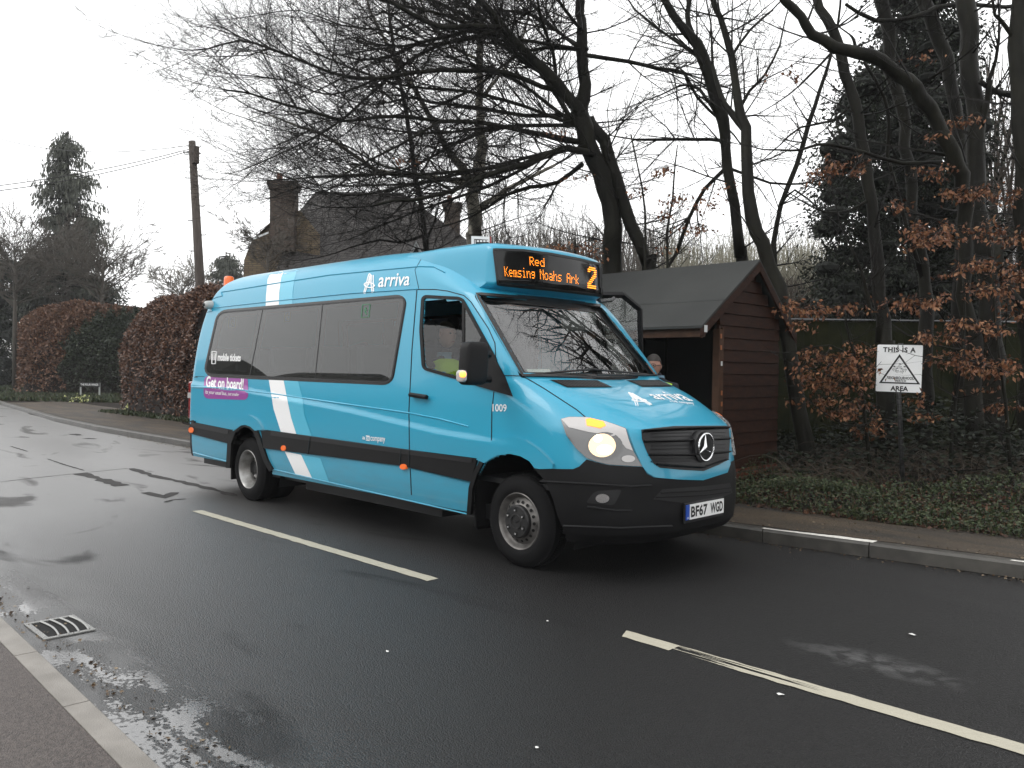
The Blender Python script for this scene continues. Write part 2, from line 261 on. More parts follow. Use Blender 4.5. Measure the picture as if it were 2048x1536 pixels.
# ------------------------------------------------------------------ mesh helpers
class MB:
    def __init__(s): s.v = []; s.f = []; s.mi = []; s.n = 0; s.uv = None
    def add(s, vs, fs, mi=0):
        o = len(s.v); s.v.extend(tuple(x) for x in vs); s.f.extend(tuple(i+o for i in f) for f in fs); s.mi.extend([mi]*len(fs)); return s
    def box(s, lo, hi, mi=0, mtx=None):
        x0, y0, z0 = lo; x1, y1, z1 = hi
        v = [Vector(p) for p in ((x0, y0, z0), (x1, y0, z0), (x1, y1, z0), (x0, y1, z0), (x0, y0, z1), (x1, y0, z1), (x1, y1, z1), (x0, y1, z1))]
        if mtx: v = [mtx@p for p in v]
        return s.add(v, [(0, 3, 2, 1), (4, 5, 6, 7), (0, 1, 5, 4), (1, 2, 6, 5), (2, 3, 7, 6), (3, 0, 4, 7)], mi)
    def cbox(s, c, d, mi=0, mtx=None): return s.box([c[i]-d[i]/2 for i in range(3)], [c[i]+d[i]/2 for i in range(3)], mi, mtx)
    def tube(s, pts, rad, n=6, mi=0, cap=True):
        pts = [Vector(p) for p in pts]; k = len(pts)
        if isinstance(rad, (int, float)): rad = [rad]*k
        o = len(s.v); ref = Vector((.13, .27, .95))
        for i in range(k):
            d = (pts[min(i+1, k-1)]-pts[max(i-1, 0)])
            if d.length < 1e-9: d = Vector((0, 0, 1))
            d.normalize(); a = d.cross(ref)
            if a.length < .05: a = d.cross(Vector((1, 0, 0)))
            a.normalize(); b = d.cross(a)
            for j in range(n):
                t = 2*math.pi*j/n; q = pts[i]+(a*math.cos(t)+b*math.sin(t))*rad[i]; s.v.append((q.x, q.y, q.z))
        c = 0
        for i in range(k-1):
            for j in range(n):
                s.f.append((o+i*n+j, o+i*n+(j+1) % n, o+(i+1)*n+(j+1) % n, o+(i+1)*n+j)); c += 1
        if cap and n > 2: s.f.append(tuple(o+j for j in range(n))[::-1]); s.f.append(tuple(o+(k-1)*n+j for j in range(n))); c += 2
        s.mi.extend([mi]*c); return s
    def lathe(s, prof, c, axis='y', n=32, mi=0, a0=0, a1=2*math.pi):
        # prof: (radius, along-axis offset)
        o = len(s.v); k = len(prof); c = Vector(c); full = abs(a1-a0-2*math.pi) < 1e-6; m = n if full else n+1
        for j in range(m):
            t = a0+(a1-a0)*j/n
            for r, h in prof:
                p = {'y': (r*math.cos(t), h, r*math.sin(t)), 'z': (r*math.cos(t), r*math.sin(t), h), 'x': (h, r*math.cos(t), r*math.sin(t))}[axis]
                s.v.append((c.x+p[0], c.y+p[1], c.z+p[2]))
        cnt = 0
        for j in range(n):
            j2 = (j+1) % m
            for i in range(k-1): s.f.append((o+j*k+i, o+j2*k+i, o+j2*k+i+1, o+j*k+i+1)); cnt += 1
        s.mi.extend([mi]*cnt); return s
    def build(s, name, mats, parent=None, smooth=False, bevel=0, uvbox=False):
        me = bpy.data.meshes.new(name); me.from_pydata(s.v, [], s.f)
        if not isinstance(mats, (list, tuple)): mats = [mats]
        for m in mats: me.materials.append(M[m] if isinstance(m, str) else m)
        if len(mats) > 1: me.polygons.foreach_set('material_index', s.mi)
        if smooth: me.polygons.foreach_set('use_smooth', [True]*len(me.polygons))
        if uvbox:
            uv = me.uv_layers.new(name='UVMap')
            for p in me.polygons:
                nn = p.normal; a = 1 if abs(nn.x) > abs(nn.y) else 0
                for li in p.loop_indices:
                    co = me.vertices[me.loops[li].vertex_index].co
                    h = math.hypot(co.x, co.y) if False else co[a]
                    vv = co.z if abs(nn.z) < .85 else co[1-a]
                    if abs(nn.z) < .85 and abs(nn.z) > .2: vv = co.z/math.sqrt(1-nn.z**2)
                    uv.data[li].uv = (h, vv)
        me.update(); o = bpy.data.objects.new(name, me); C.objects.link(o)
        if parent: o.parent = parent
        if bevel:
            b = o.modifiers.new('bevel', 'BEVEL'); b.width = bevel; b.segments = 2; b.limit_method = 'ANGLE'
        return o
def tag(o, label=None, cat=None, group=None, kind=None):
    for k, v in (('label', label), ('category', cat), ('group', group), ('kind', kind)):
        if v: o[k] = v
    return o
def empty(name, loc=(0, 0, 0)):
    o = bpy.data.objects.new(name, None); C.objects.link(o); o.location = loc; o.empty_display_size = .2; return o
def keep(o, parent):       # parent to a located empty while the mesh data is in world coordinates
    o.parent = parent; o.matrix_parent_inverse = Matrix.Translation(parent.location).inverted(); return o
def reparent_all(parent, objs):
    for o in objs: keep(o, parent)
def pip(x, y, poly):
    c = False; j = len(poly)-1
    for i in range(len(poly)):
        if (poly[i][1] > y) != (poly[j][1] > y) and x < (poly[j][0]-poly[i][0])*(y-poly[i][1])/(poly[j][1]-poly[i][1])+poly[i][0]: c = not c
        j = i
    return c
def rounded(poly, r, n=5):
    out = []; k = len(poly)
    for i in range(k):
        a, b, c = Vector(poly[i-1]), Vector(poly[i]), Vector(poly[(i+1) % k])
        ra = min(r, (a-b).length*.45, (c-b).length*.45); p = b+(a-b).normalized()*ra; q = b+(c-b).normalized()*ra
        for t in range(n+1):
            t /= n; out.append(tuple(p*(1-t)**2+b*2*t*(1-t)+q*t*t))
    return out
def textcoords(s, shear=0, off=0, space=1.0):
    cu = bpy.data.curves.new('t', 'FONT'); cu.body = s; cu.shear = shear; cu.offset = off; cu.resolution_u = 3; cu.space_character = space
    o = bpy.data.objects.new('t', cu); C.objects.link(o); dg = bpy.context.evaluated_depsgraph_get(); me = bpy.data.meshes.new_from_object(o.evaluated_get(dg))
    v = np.array([x.co[:2] for x in me.vertices]); f = [tuple(p.vertices) for p in me.polygons]
    lo, hi = v.min(0), v.max(0); v = (v-lo)/(hi-lo); bpy.data.objects.remove(o); bpy.data.meshes.remove(me); bpy.data.curves.remove(cu)
    return v, f
def bilin(q, u, v):       # q: bl, br, tr, tl
    q = [np.array(x, float) for x in q]
    return (q[0]*(1-u)+q[1]*u)*(1-v)+(q[3]*(1-u)+q[2]*u)*v

# ------------------------------------------------------------------ setting: ground, road, paths, kerbs
def grid_sheet(name, x0, x1, y0, y1, z, m, nx=1, ny=1):
    b = MB(); vs = [(x0+(x1-x0)*i/nx, y0+(y1-y0)*j/ny, z) for j in range(ny+1) for i in range(nx+1)]
    b.add(vs, [(j*(nx+1)+i, j*(nx+1)+i+1, (j+1)*(nx+1)+i+1, (j+1)*(nx+1)+i) for j in range(ny) for i in range(nx)])
    return tag(b.build(name, m), kind='structure')
grid_sheet('ground', -180, 180, -180, 180, -.03, 'field')
rb = MB(); rb.add([(-160, -2.6, 0), (-60, -3.1, 0), (-30, -3.3, 0), (8, -3.5, 0), (60, -3.5, 0), (60, 3.4, 0), (6, 2.9, 0), (2.8, 2.60, 0), (.8, 2.36, 0), (-16, 2.28, 0), (-24, 3.0, 0), (-30, 4.2, 0), (-60, 8.2, 0), (-160, 18, 0)], [tuple(range(14))])
tag(rb.build('road', 'road'), kind='structure')
# far kerb polyline (top outer edge) and footpath
KF = [(-160, 18), (-60, 8.2), (-42, 5.4), (-30, 3.75), (-24, 3.05), (-20, 2.55), (-16, 2.28), (-11, 2.22), (-5, 2.25), (0, 2.30), (.8, 2.36), (1.7, 2.48), (2.8, 2.62), (6, 2.98), (12, 3.5), (60, 5)]
def kerbline(name, line, w, h, m, jl=.915, sgn=1, x0=-30, x1=12, chamf=.02):
    b = MB(); seg = []
    L = [Vector(p) for p in line]
    for i in range(len(L)-1):
        a, c = L[i], L[i+1]; n = max(1, round((c-a).length/jl)) if (a.x > x0 and c.x < x1) else 1
        for k in range(n): seg.append((a.lerp(c, k/n), a.lerp(c, (k+1)/n)))
    for a, c in seg:
        t = (c-a).normalized(); nn = Vector((-t.y, t.x))*sgn; g = t*.004
        pr_ = [(0, 0), (0, h-chamf), (chamf, h), (w, h), (w, 0)]
        vs = [(p.x+nn.x*o, p.y+nn.y*o, z) for p in (a+g, c-g) for o, z in pr_]
        b.add(vs, [(i, i+1, i+6, i+5) for i in range(4)]+[(0, 4, 3, 2, 1), (5, 6, 7, 8, 9)])
    return tag(b.build(name, m), kind='structure')
kerbline('kerb', KF, .13, .12, 'kerbdark')
def lineoff(line, d): return [(p[0], p[1]+d) for p in line]
def kz(x, y):              # height of the land on the far side of the road
    e = float(np.interp(x, [-30, -16, -2, 1, 3, 12], [5.2, 4.4, 3.5, 3.65, 3.8, 4.5])); t = max(0, y-e)
    return .118+.40*(1-math.exp(-t*.28))*float(np.interp(x, [-12, -3], [0.15, 1]))
KFi = [p for p in KF]
vb = MB(); xs = sorted(set(list(np.arange(-40, 14, .5))+[p[0] for p in KF]))
ky = lambda x: float(np.interp(x, [p[0] for p in KF], [p[1] for p in KF]))
ys = list(np.arange(0, 3.2, .2))+list(np.arange(3.2, 22, .6))+[30, 60, 140]
vs = [(x, ky(x)+.128+y, kz(x, ky(x)+y)) for x in xs for y in ys]; ny = len(ys)
vb.add(vs, [(i*ny+j, (i+1)*ny+j, (i+1)*ny+j+1, i*ny+j+1) for i in range(len(xs)-1) for j in range(ny-1)])
vo = tag(vb.build('verge', 'soil', smooth=True), kind='structure')
# footpath sheets follow the kerb
pb = MB(); xs2 = list(np.arange(-30, 30, .5))
def pw(x): return float(np.interp(x, [-30, -20, -14, -8, -2, .5, 1.3, 2.4, 6, 30], [3.2, 2.5, 1.7, 1.6, 1.5, 1.15, 1.12, 1.12, 1.2, 1.4]))
for i in range(len(xs2)-1):
    a, c = xs2[i], xs2[i+1]
    pb.add([(a, ky(a)+.13, .124), (c, ky(c)+.13, .124), (c, ky(c)+pw(c)+.06*math.sin(c*3)+.04*math.sin(c*11), .124), (a, ky(a)+pw(a)+.06*math.sin(a*3)+.04*math.sin(a*11), .124)], [(0, 1, 2, 3)])
tag(pb.build('footpath', 'path'), kind='structure')
far = MB(); far.add([(-160, 18.2, .1), (-60, 8.4, .1), (-42, 5.6, .1), (-30, 3.95, .1), (-30, 5.6, .1), (-42, 7.5, .1), (-60, 11, .1), (-160, 22, .1)], [tuple(range(8))])
tag(far.build('footpath', 'path'), kind='structure')
# driveway mouth between the hedges
dv = MB(); dv.add([(-34, 5.0, .127), (-22.5, 5.0, .127), (-21.5, 6.5, .127), (-24, 40, .127), (-30, 40, .127), (-33, 8, .127)], [tuple(range(6))])
tag(dv.build('driveway', 'path'), kind='structure')
# near kerb and near footpath
kerbline('kerb', [(-60, -3.16), (-1.2, -3.16), (1.4, -3.235), (8, -3.4)], .11, .016, 'kerb', sgn=-1, x0=-60, jl=.9, chamf=.006)
tag(MB().box((-60, -8, -.02), (12, -3.26, .012)).build('footpath', 'nearpath'), kind='structure')
# road markings
def marking(x0, x1, y0, y1, m, n=40, taper=0):
    b = MB(); vs = []
    for i in range(n+1):
        x = x0+(x1-x0)*i/n; t = i/n
        e = .004*math.sin(i*2.3)+.003*random.uniform(-1, 1)
        sk = .0
        vs += [(x+taper*(1 if i == 0 else 0), y0+e, .004), (x, y1+e*.7, .004)]
    b.add(vs, [(2*i, 2*i+2, 2*i+3, 2*i+1) for i in range(n)]); return tag(b.build('road_marking', m), kind='structure')
marking(-4.03, -.14, -.73, -.625, 'paint'); marking(1.53, 6.2, -.70, -.59, 'paintworn', 60, .05)
marking(-10.2, -7.9, -.66, -.56, 'paint').hide_render = False
bpy.data.objects.remove(bpy.data.objects['road_marking.002'])
# painted kerb tops
def kerbpaint(x0, x1):
    b = MB(); n = 24; vs = []
    for i in range(n+1):
        x = x0+(x1-x0)*i/n; w = .045+.055*min(1, max(0, (i-4)/12))+.006*random.uniform(-1, 1)
        vs += [(x, ky(x)+.022, .1235), (x, ky(x)+.022+w, .1235)]
    b.add(vs, [(2*i, 2*i+2, 2*i+3, 2*i+1) for i in range(n)]); tag(b.build('kerb_marking', 'kerbpaint'), kind='structure')
kerbpaint(.78, 1.72); kerbpaint(2.70, 3.65)
# reinstated trench lines in the far road surface: thin strips of fresh dry tar
def strip(pts, w, m, name='tar_seam', z=.003):
    b = MB(); L = [Vector((*onz(*p)[:2],)) for p in pts]; res = []
    for i in range(len(L)-1):
        k = max(2, int((L[i+1]-L[i]).length/.12)); res += [L[i].lerp(L[i+1], j/k) for j in range(k)]
    res.append(L[-1]); vs = []
    for i, p in enumerate(res):
        t = (res[min(i+1, len(res)-1)]-res[max(i-1, 0)]).normalized(); nn = Vector((-t.y, t.x)); ww = w*random.uniform(.35, 1.1)
        vs += [(*(p+nn*ww/2), z), (*(p-nn*ww/2), z)]
    b.add(vs, [(2*i, 2*i+1, 2*i+3, 2*i+2) for i in range(len(res)-1)]); return tag(b.build(name, m), kind='structure')
M['tar'] = mat('dry rough tar', (.022, .020, .019), .75, bump=1, bs=120)
strip([(262, 937), (310, 953), (360, 963), (430, 980), (470, 992)], .14, 'tar')
strip([(160, 947), (200, 958), (245, 972)], .20, 'tar'); strip([(290, 985), (330, 995), (350, 985)], .22, 'tar')
strip([(22, 893), (55, 903)], .05, 'tar'); strip([(95, 918), (130, 930), (168, 941)], .05, 'tar'); strip([(0, 964), (80, 955), (155, 947), (255, 937)], .025, 'tar')
strip([(145, 868), (160, 871)], .2, 'tar'); strip([(170, 877), (192, 878)], .18, 'tar'); strip([(330, 1005), (345, 1000), (372, 998)], .1, 'tar')

# ------------------------------------------------------------------ drain
dr = MB(); x0, x1, y0, y1 = -.93, -.545, -3.10, -2.83
dr.box((x0, y0, .001), (x0+.025, y1, .010)); dr.box((x1-.025, y0, .001), (x1, y1, .010)); dr.box((x0+.025, y0, .001), (x1-.025, y0+.03, .010)); dr.box((x0+.025, y1-.02, .001), (x1-.025, y1, .010))
for i in range(5):
    yy = y0+.03+i*.052
    if i == 0: continue
    pts = [(x0+.02+(x1-x0-.04)*t, yy+.018*math.sin(t*math.pi), .0085) for t in np.linspace(0, 1, 12)]
    dr.tube(pts, .008, 4)
g = tag(dr.build('drain_grate', 'iron', bevel=.002), 'wet iron drain grating with curved bars beside the near kerb', 'drain')
vd = MB().box((x0+.01, y0+.01, .0005), (x1-.01, y1-.01, .003)).build('pit', 'void', g)

# ------------------------------------------------------------------ bus
BUS = empty('minibus', (-2.2, .997, 0)); tag(BUS, 'turquoise minibus with a white stripe and amber destination display stopped on the wet road', 'minibus')
Wc = .997; bus_parts = []
def BP(o, parent=None):
    if parent is None: keep(o, BUS)
    else: o.parent = parent; o.matrix_parent_inverse = parent.matrix_parent_inverse.copy() if False else Matrix()
    return o
def pch(x, xs_, ys_):        # smooth monotone interpolation
    xs_ = np.array(xs_, float); ys_ = np.array(ys_, float); h = np.diff(xs_); d = np.diff(ys_)/h
    m = np.zeros(len(xs_)); m[0], m[-1] = d[0], d[-1]
    for i in range(1, len(xs_)-1):
        if d[i-1]*d[i] > 0: m[i] = 2/(1/d[i-1]+1/d[i])
    x = np.clip(x, xs_[0], xs_[-1]); i = np.clip(np.searchsorted(xs_, x)-1, 0, len(h)-1); t = (x-xs_[i])/h[i]
    return ys_[i]*(1+2*t)*(1-t)**2+h[i]*m[i]*t*(1-t)**2+ys_[i+1]*t*t*(3-2*t)+h[i]*m[i+1]*t*t*(t-1)
def side_y(z): return pch(z, [.28, .37, .5, .65, .85, 1.2, 1.42, 1.8, 2.16, 2.40, 2.52, 2.60, 2.645, 2.675, 2.69], [.05, .028, .008, 0, 0, .012, .030, .070, .130, .19, .25, .33, .43, .62, .95])
def front_x(z): return pch(z, [.28, .35, .5, .7, .85, 1.02, 1.09, 1.13, 1.20, 1.33, 1.42, 1.46, 1.50, 1.8, 2.15, 2.2, 2.3, 2.45, 2.55, 2.62, 2.66, 2.69], [.95, 1.0, 1.02, 1.02, 1.0, .965, .93, .87, .75, .48, .22, .10, .06, -.20, -.52, -.60, -.74, -.95, -1.15, -1.4, -1.8, -2.4])
def nose_a(z): return pch(z, [.28, .5, .8, 1.05, 1.13, 1.33, 1.46, 1.55, 2.15, 2.3, 2.69], [.60, .66, .68, .72, .72, .66, .38, .30, .28, .5, .9])
def nose_m(z): return pch(z, [.28, .9, 1.15, 1.4, 1.55, 2.2, 2.69], [3.4, 3.0, 3.5, 6, 9, 9, 3])
def rear_x(z): return pch(z, [.28, .45, .8, 1.4, 1.9, 2.2, 2.4, 2.52, 2.6, 2.66, 2.69], [-5.80, -5.86, -5.86, -5.84, -5.78, -5.70, -5.60, -5.48, -5.30, -4.9, -4.4])
NS, NN, NR = 300, 70, 26
def contour(z):
    f, a, m, ys_, xr = front_x(z), nose_a(z), nose_m(z), side_y(z), rear_x(z); xc = f-a; b = Wc-ys_; ar = .16; pts = []
    for j in range(NR):
        th = math.pi/2*(j/NR); pts.append((xr+ar-ar*math.cos(th)**.5*1.0, Wc-b*math.sin(th)**.35))
    pts[0] = (xr, Wc)
    for j in range(NS): pts.append((xr+ar+(xc-xr-ar)*j/NS, ys_))
    for j in range(NN+1):
        th = math.pi/2*j/NN; pts.append((xc+a*math.sin(th)**(2/2.2), Wc-b*math.cos(th)**(2/m)))
    return pts
zs_ = list(np.arange(.28, 2.50, .02))+list(np.arange(2.5, 2.69, .01))+[2.69]
rings = []
crease = lambda x: float(np.interp(x, [-5.8, -4.4, -2.2, -.9, .2], [1.30, 1.25, 1.10, .98, .93]))
for z in zs_:
    h = contour(z); full = []
    for (x, y) in h:
        if y < side_y(z)+.02 and .8 < z < 1.45 and x < .1:
            d = z-crease(x); fade = min(1, max(0, (.1-x)/.6))
            y -= (.016*math.exp(-max(0, -d)/.16) if d < 0 else .016*max(0, 1-d/.03))*fade
        full.append((x, y, z))
    full += [(x, 2*Wc-y, z_) for x, y, z_ in full[-2:0:-1]]
    rings.append(full)
nr = len(rings[0]); BV = [p for r in rings for p in r]; BF = [(i*nr+j, i*nr+(j+1) % nr, (i+1)*nr+(j+1) % nr, (i+1)*nr+j) for i in range(len(zs_)-1) for j in range(nr)]
nh = NR+NS+NN+1
topb = (len(zs_)-1)*nr
for j in range(nh-2): BF.append((topb+j, topb+j+1, topb+(nr-j-1) % nr, topb+(nr-j) % nr) if j else (topb, topb+1, topb+nr-1))
body_mesh = bpy.data.meshes.new('body_full'); body_mesh.from_pydata(BV, [], BF); body_mesh.update()
# destination box (fairing)
def box_contour(z):
    xf = pch(z, [2.165, 2.20, 2.235, 2.26, 2.52, 2.56, 2.595, 2.615], [-.62, -.52, -.44, -.42, -.42, -.44, -.52, -.70])
    hw = pch(z, [2.165, 2.22, 2.26, 2.5, 2.58, 2.615], [.78, .76, .745, .715, .69, .60]); cor = .05; xb = -1.75; pts = []
    for j in range(31): y = -hw+cor+(2*hw-2*cor)*j/30; pts.append((xf-.135*(y/hw)**2, Wc-y))
    L = [(xb, Wc+hw*1.0), (-1.3, Wc+hw+.03), (-.9, Wc+hw+.02), (xf-.135-.05, Wc+hw)]
    def dens(q, k=8): return [tuple(np.array(q[i])*(1-t/k)+np.array(q[i+1])*t/k) for i in range(len(q)-1) for t in range(k)]+[q[-1]]
    left = dens(L); right = [(x, 2*Wc-y) for x, y in left][::-1]
    return left+pts+right
fz = list(np.linspace(2.165, 2.26, 8))+list(np.linspace(2.28, 2.52, 12))+list(np.linspace(2.54, 2.615, 8))
fr_ = [[(x, y, z) for x, y in box_contour(z)] for z in fz]; nf = len(fr_[0])
FV = [p for r in fr_ for p in r]; FF = [(i*nf+j, i*nf+j+1, (i+1)*nf+j+1, (i+1)*nf+j) for i in range(len(fz)-1) for j in range(nf-1)]
tb = (len(fz)-1)*nf
for (xo, zo) in ((-.10, .012), (-.3, .02)):   # crowned top
    FV += [(x-(.3*max(0, x+1.6) if x > -1.6 else 0)*(-xo*3), Wc+(y-Wc)*(1+xo*2), z+zo) for x, y, z in fr_[-1]]
for k in range(2): FF += [(tb+k*nf+j, tb+k*nf+j+1, tb+(k+1)*nf+j+1, tb+(k+1)*nf+j) for j in range(nf-1)]
FF.append(tuple(tb+2*nf+j for j in range(nf))); FF.append(tuple(range(nf))[::-1])
fair_mesh = bpy.data.meshes.new('destination_box'); fair_mesh.from_pydata(FV, [], FF); fair_mesh.update()
def flip_check(me):
    bm = bmesh.new(); bm.from_mesh(me); bmesh.ops.recalc_face_normals(bm, faces=bm.faces); bm.to_mesh(me); bm.free(); me.update()
flip_check(body_mesh); flip_check(fair_mesh)
class Surf:
    def __init__(s, me):
        s.v = [v.co.copy() for v in me.vertices]; s.n = [v.normal.copy() for v in me.vertices]; s.p = [tuple(p.vertices) for p in me.polygons]; s.t = BVHTree.FromPolygons(s.v, s.p)
    def nrm(s, loc, idx):
        w = poly_3d_calc([s.v[i] for i in s.p[idx]], loc); n = Vector()
        for a, i in zip(w, s.p[idx]): n += s.n[i]*a
        return n.normalized()
    def cast(s, o, d):
        l, n, i, _ = s.t.ray_cast(Vector(o), Vector(d))
        if l is None: return None
        return l, s.nrm(l, i)
    def px(s, u, v):
        r = s.cast(CAM, Vector(ray(u, v)).normalized())
        if r: return r
        d = Vector(ray(u, v)); t = 6.6 if u > 900 else 9
        for _ in range(12): l, n, i, _d = s.t.find_nearest(Vector(CAM)+d*t); t = (l-Vector(CAM)).dot(d)/d.length_squared
        return l, s.nrm(l, i)
SB, SF = Surf(body_mesh), Surf(fair_mesh)
wv, wf = [], []; NU, NV = 60, 40
for j in range(NV+1):
    t = -.06+1.12*j/NV; zc = 1.462+(2.168-1.462)*t; hw = .905+(.815-.905)*t
    for i in range(NU+1): q = -1.06+2.12*i/NU; wv.append((.115+(-.515-.115)*t+.018*math.sin(math.pi*min(1, max(0, t)))-.105*q*q-.035*q**6, Wc+q*hw, zc+.0*q))
wf = [(j*(NU+1)+i, j*(NU+1)+i+1, (j+1)*(NU+1)+i+1, (j+1)*(NU+1)+i) for j in range(NV) for i in range(NU)]
wm_ = bpy.data.meshes.new('ws'); wm_.from_pydata(wv, [], wf); wm_.update(); SW = Surf(wm_)
# rounding body silhouettes: outward test (normals away from the bus axis)
assert SB.px(700, 830)[1].y < 0
def finish(me_v, me_n, faces, name, m, parent, smooth=True, skirt=None, mirror=False):
    b = MB(); b.add(me_v, faces); mi = None
    o = b.build(name, m, smooth=smooth); 
    if smooth: o.data.normals_split_custom_set_from_vertices([tuple(n) for n in me_n])
    keep(o, BUS) if parent is None else setattr(o, 'parent', parent)
    return o
def attach(o, parent):
    if parent is None: keep(o, BUS)
    else:
        o.parent = parent; o.matrix_parent_inverse = Matrix.Translation((0, 0, 0)) @ parent.matrix_parent_inverse.inverted() @ parent.matrix_parent_inverse if False else Matrix()
    return o
def mirror_obj(o, name=None, parent=None):
    me = o.data.copy()
    for v in me.vertices: v.co.y = 2*Wc-v.co.y
    me.flip_normals()
    c = bpy.data.objects.new(name or o.name.split('.')[0], me); C.objects.link(c); attach(c, parent); return c
def patch(name, poly, off, m, parent=None, surf=None, step=7, skirt=.012, mirror=False, obj=True):
    surf = surf or SB; poly = [tuple(map(float, p)) for p in poly]; n = len(poly)
    # densify
    dp = []
    for i in range(n):
        a, c = Vector(poly[i]), Vector(poly[(i+1) % n]); k = max(1, int((c-a).length/step)); dp += [a.lerp(c, j/k) for j in range(k)]
    nb = len(dp); inner = []
    xs_ = [p[0] for p in dp]; ys_ = [p[1] for p in dp]; y = min(ys_)+step*.5; row = 0
    while y < max(ys_):
        x = min(xs_)+step*(.5+.5*(row % 2))
        while x < max(xs_):
            if pip(x, y, dp) and min((p[0]-x)**2+(p[1]-y)**2 for p in dp) > (step*.45)**2: inner.append(Vector((x, y)))
            x += step
        y += step; row += 1
    r = delaunay_2d_cdt(dp+inner, [(i, (i+1) % nb) for i in range(nb)], [], 1, 1e-5)
    vs, es, fs = r[0], r[1], r[2]; hit = [surf.px(p[0], p[1]) for p in vs]
    V = [h[0]+h[1]*off for h in hit]; Nn = [h[1] for h in hit]; F = []
    for f in fs:
        a, b_, c = [V[i] for i in f]; nn = (b_-a).cross(c-a); F.append(tuple(f) if nn.dot(Nn[f[0]]) > 0 else tuple(f)[::-1])
    if skirt:
        cnt = {}
        for f in F:
            for i in range(len(f)): cnt[(f[i], f[(i+1) % len(f)])] = 1
        bd = [e for e in cnt if (e[1], e[0]) not in cnt]; mp_ = {}
        for a, b_ in bd:
            for i in (a, b_):
                if i not in mp_: mp_[i] = len(V); V.append(hit[i][0]-hit[i][1]*skirt if i < len(hit) else V[i]); Nn.append(Nn[i])
            F.append((b_, a, mp_[a], mp_[b_]))
    o = MB().add(V, F).build(name, m, smooth=True); o.data.normals_split_custom_set_from_vertices([tuple(x) for x in Nn]); attach(o, parent)
    if mirror: mirror_obj(o, parent=parent if parent is None else None)
    return o
def ribbon_geo(b, pts, w, off, surf=None, prof='flat', closed=False, step=5, mi=0):
    surf = surf or SB; L = [Vector(p[:2]) for p in pts]; ws = [p[2] if len(p) > 2 else w for p in pts]; res = []; wr = []
    k_ = len(L) if closed else len(L)-1
    for i in range(k_):
        a, c = L[i], L[(i+1) % len(L)]; k = max(1, int((c-a).length/step))
        for j in range(k): res.append(a.lerp(c, j/k)); wr.append(ws[i]+(ws[(i+1) % len(L)]-ws[i])*j/k)
    if not closed: res.append(L[-1]); wr.append(ws[-1])
    n = len(res); V = []
    for i, p in enumerate(res):
        t = (res[(i+1) % n]-res[i-1]) if closed else (res[min(i+1, n-1)]-res[max(i-1, 0)])
        t.normalize(); nn = Vector((-t.y, t.x))*wr[i]/2
        cols = [(-1.0, -.006), (-1, off), (1, off), (1, -.006)] if prof == 'flat' else [(-1, -.001), (-.15, off), (.15, off), (1, -.001)]
        for s, o_ in cols:
            q = p+nn*s; h = surf.px(q.x, q.y); V.append(h[0]+h[1]*o_)
    F = [(4*i+j, 4*i+j+1, 4*((i+1) % n)+j+1, 4*((i+1) % n)+j) for i in range(n if closed else n-1) for j in range(3)]
    if not closed: F += [(0, 1, 2, 3), (4*n-1, 4*n-2, 4*n-3, 4*n-4)]
    b.add(V, F, mi)
def ribbon(name, lines, w, off, m, parent=None, **k):
    b = MB()
    for L in lines: ribbon_geo(b, L, w, off, **k)
    o = b.build(name, m); flip_check(o.data); attach(o, parent); return o
def stext(name, s, quad, m, parent, off=.0045, surf=None, bold=.012, **k):
    surf = surf or SB; v, f = textcoords(s, off=bold, **k); V = []
    for a in v: q = bilin(quad, a[0], a[1]); h = surf.px(*q); V.append(h[0]+h[1]*off)
    o = MB().add(V, f).build(name, m); attach(o, parent); return o

# outlines in photo pixels, thrown onto the body surface
PX_WIN = rounded([(437, 626), (812, 594), (783, 765), (409.5, 748)], 16)
PX_CAB = rounded([(847, 593), (924, 597), (993, 722), (984, 772), (968, 773), (913, 755), (848, 737), (843, 660)], 9)
PX_SCR = rounded([(954, 589), (1046, 750), (1322, 757), (1206, 614), (1085, 600)], 5)
PX_RA = [(459, 985), (459, 935), (461, 890), (470, 868), (479, 855), (487, 850.5), (495, 850), (504, 853), (513, 861), (520, 878), (526, 897), (534, 920), (545, 945), (545, 985)]
PX_FA = [(973, 925), (982, 919), (1000, 910), (1024, 907), (1045, 912), (1063, 922), (1074, 936), (1094, 962), (1109, 998), (1118, 1031), (1130, 1062), (1130, 1110), (934, 1110), (938, 1028), (943, 985), (955, 950)]
def shrink(poly, s): c = Vector((sum(p[0] for p in poly)/len(poly), sum(p[1] for p in poly)/len(poly))); return [tuple(c+(Vector(p)-c)*s) for p in poly]
WIN_in = shrink(PX_WIN, .985); CAB_in = shrink(PX_CAB, .95); SCR_in = shrink(PX_SCR, .975)
bm = bmesh.new(); bm.from_mesh(body_mesh); kill = []
for f in bm.faces:
    c = f.calc_center_median(); side = c.y > Wc; cc = Vector((c.x, 2*Wc-c.y if side else c.y, c.z))
    u, v = topx(cc); bad = False
    if cc.y < .30:
        if pip(u, v, WIN_in) or pip(u, v, PX_RA) or pip(u, v, PX_FA): bad = True
        if c.z > 1.3 and pip(u, v, CAB_in): bad = True
        if c.z < .365 and -5.9 < c.x < .3: bad = True
        if c.z < .40 and c.x < -4.6: bad = True
    if c.x > -.75 and c.z > 1.45 and c.z < 2.2:
        u2, v2 = topx(c)
        if pip(u2, v2, SCR_in) and front_x(c.z)-c.x < .35: bad = True
    if bad: kill.append(f)
    else:
        f.smooth = True
        if (c.x > .25 and c.z < .80) or (c.x < -5.70 and c.z < .80): f.material_index = 1
bmesh.ops.delete(bm, geom=kill, context='FACES'); me = bpy.data.meshes.new('body'); bm.to_mesh(me); bm.free()
me.materials.append(M['blue']); me.materials.append(M['trim'])
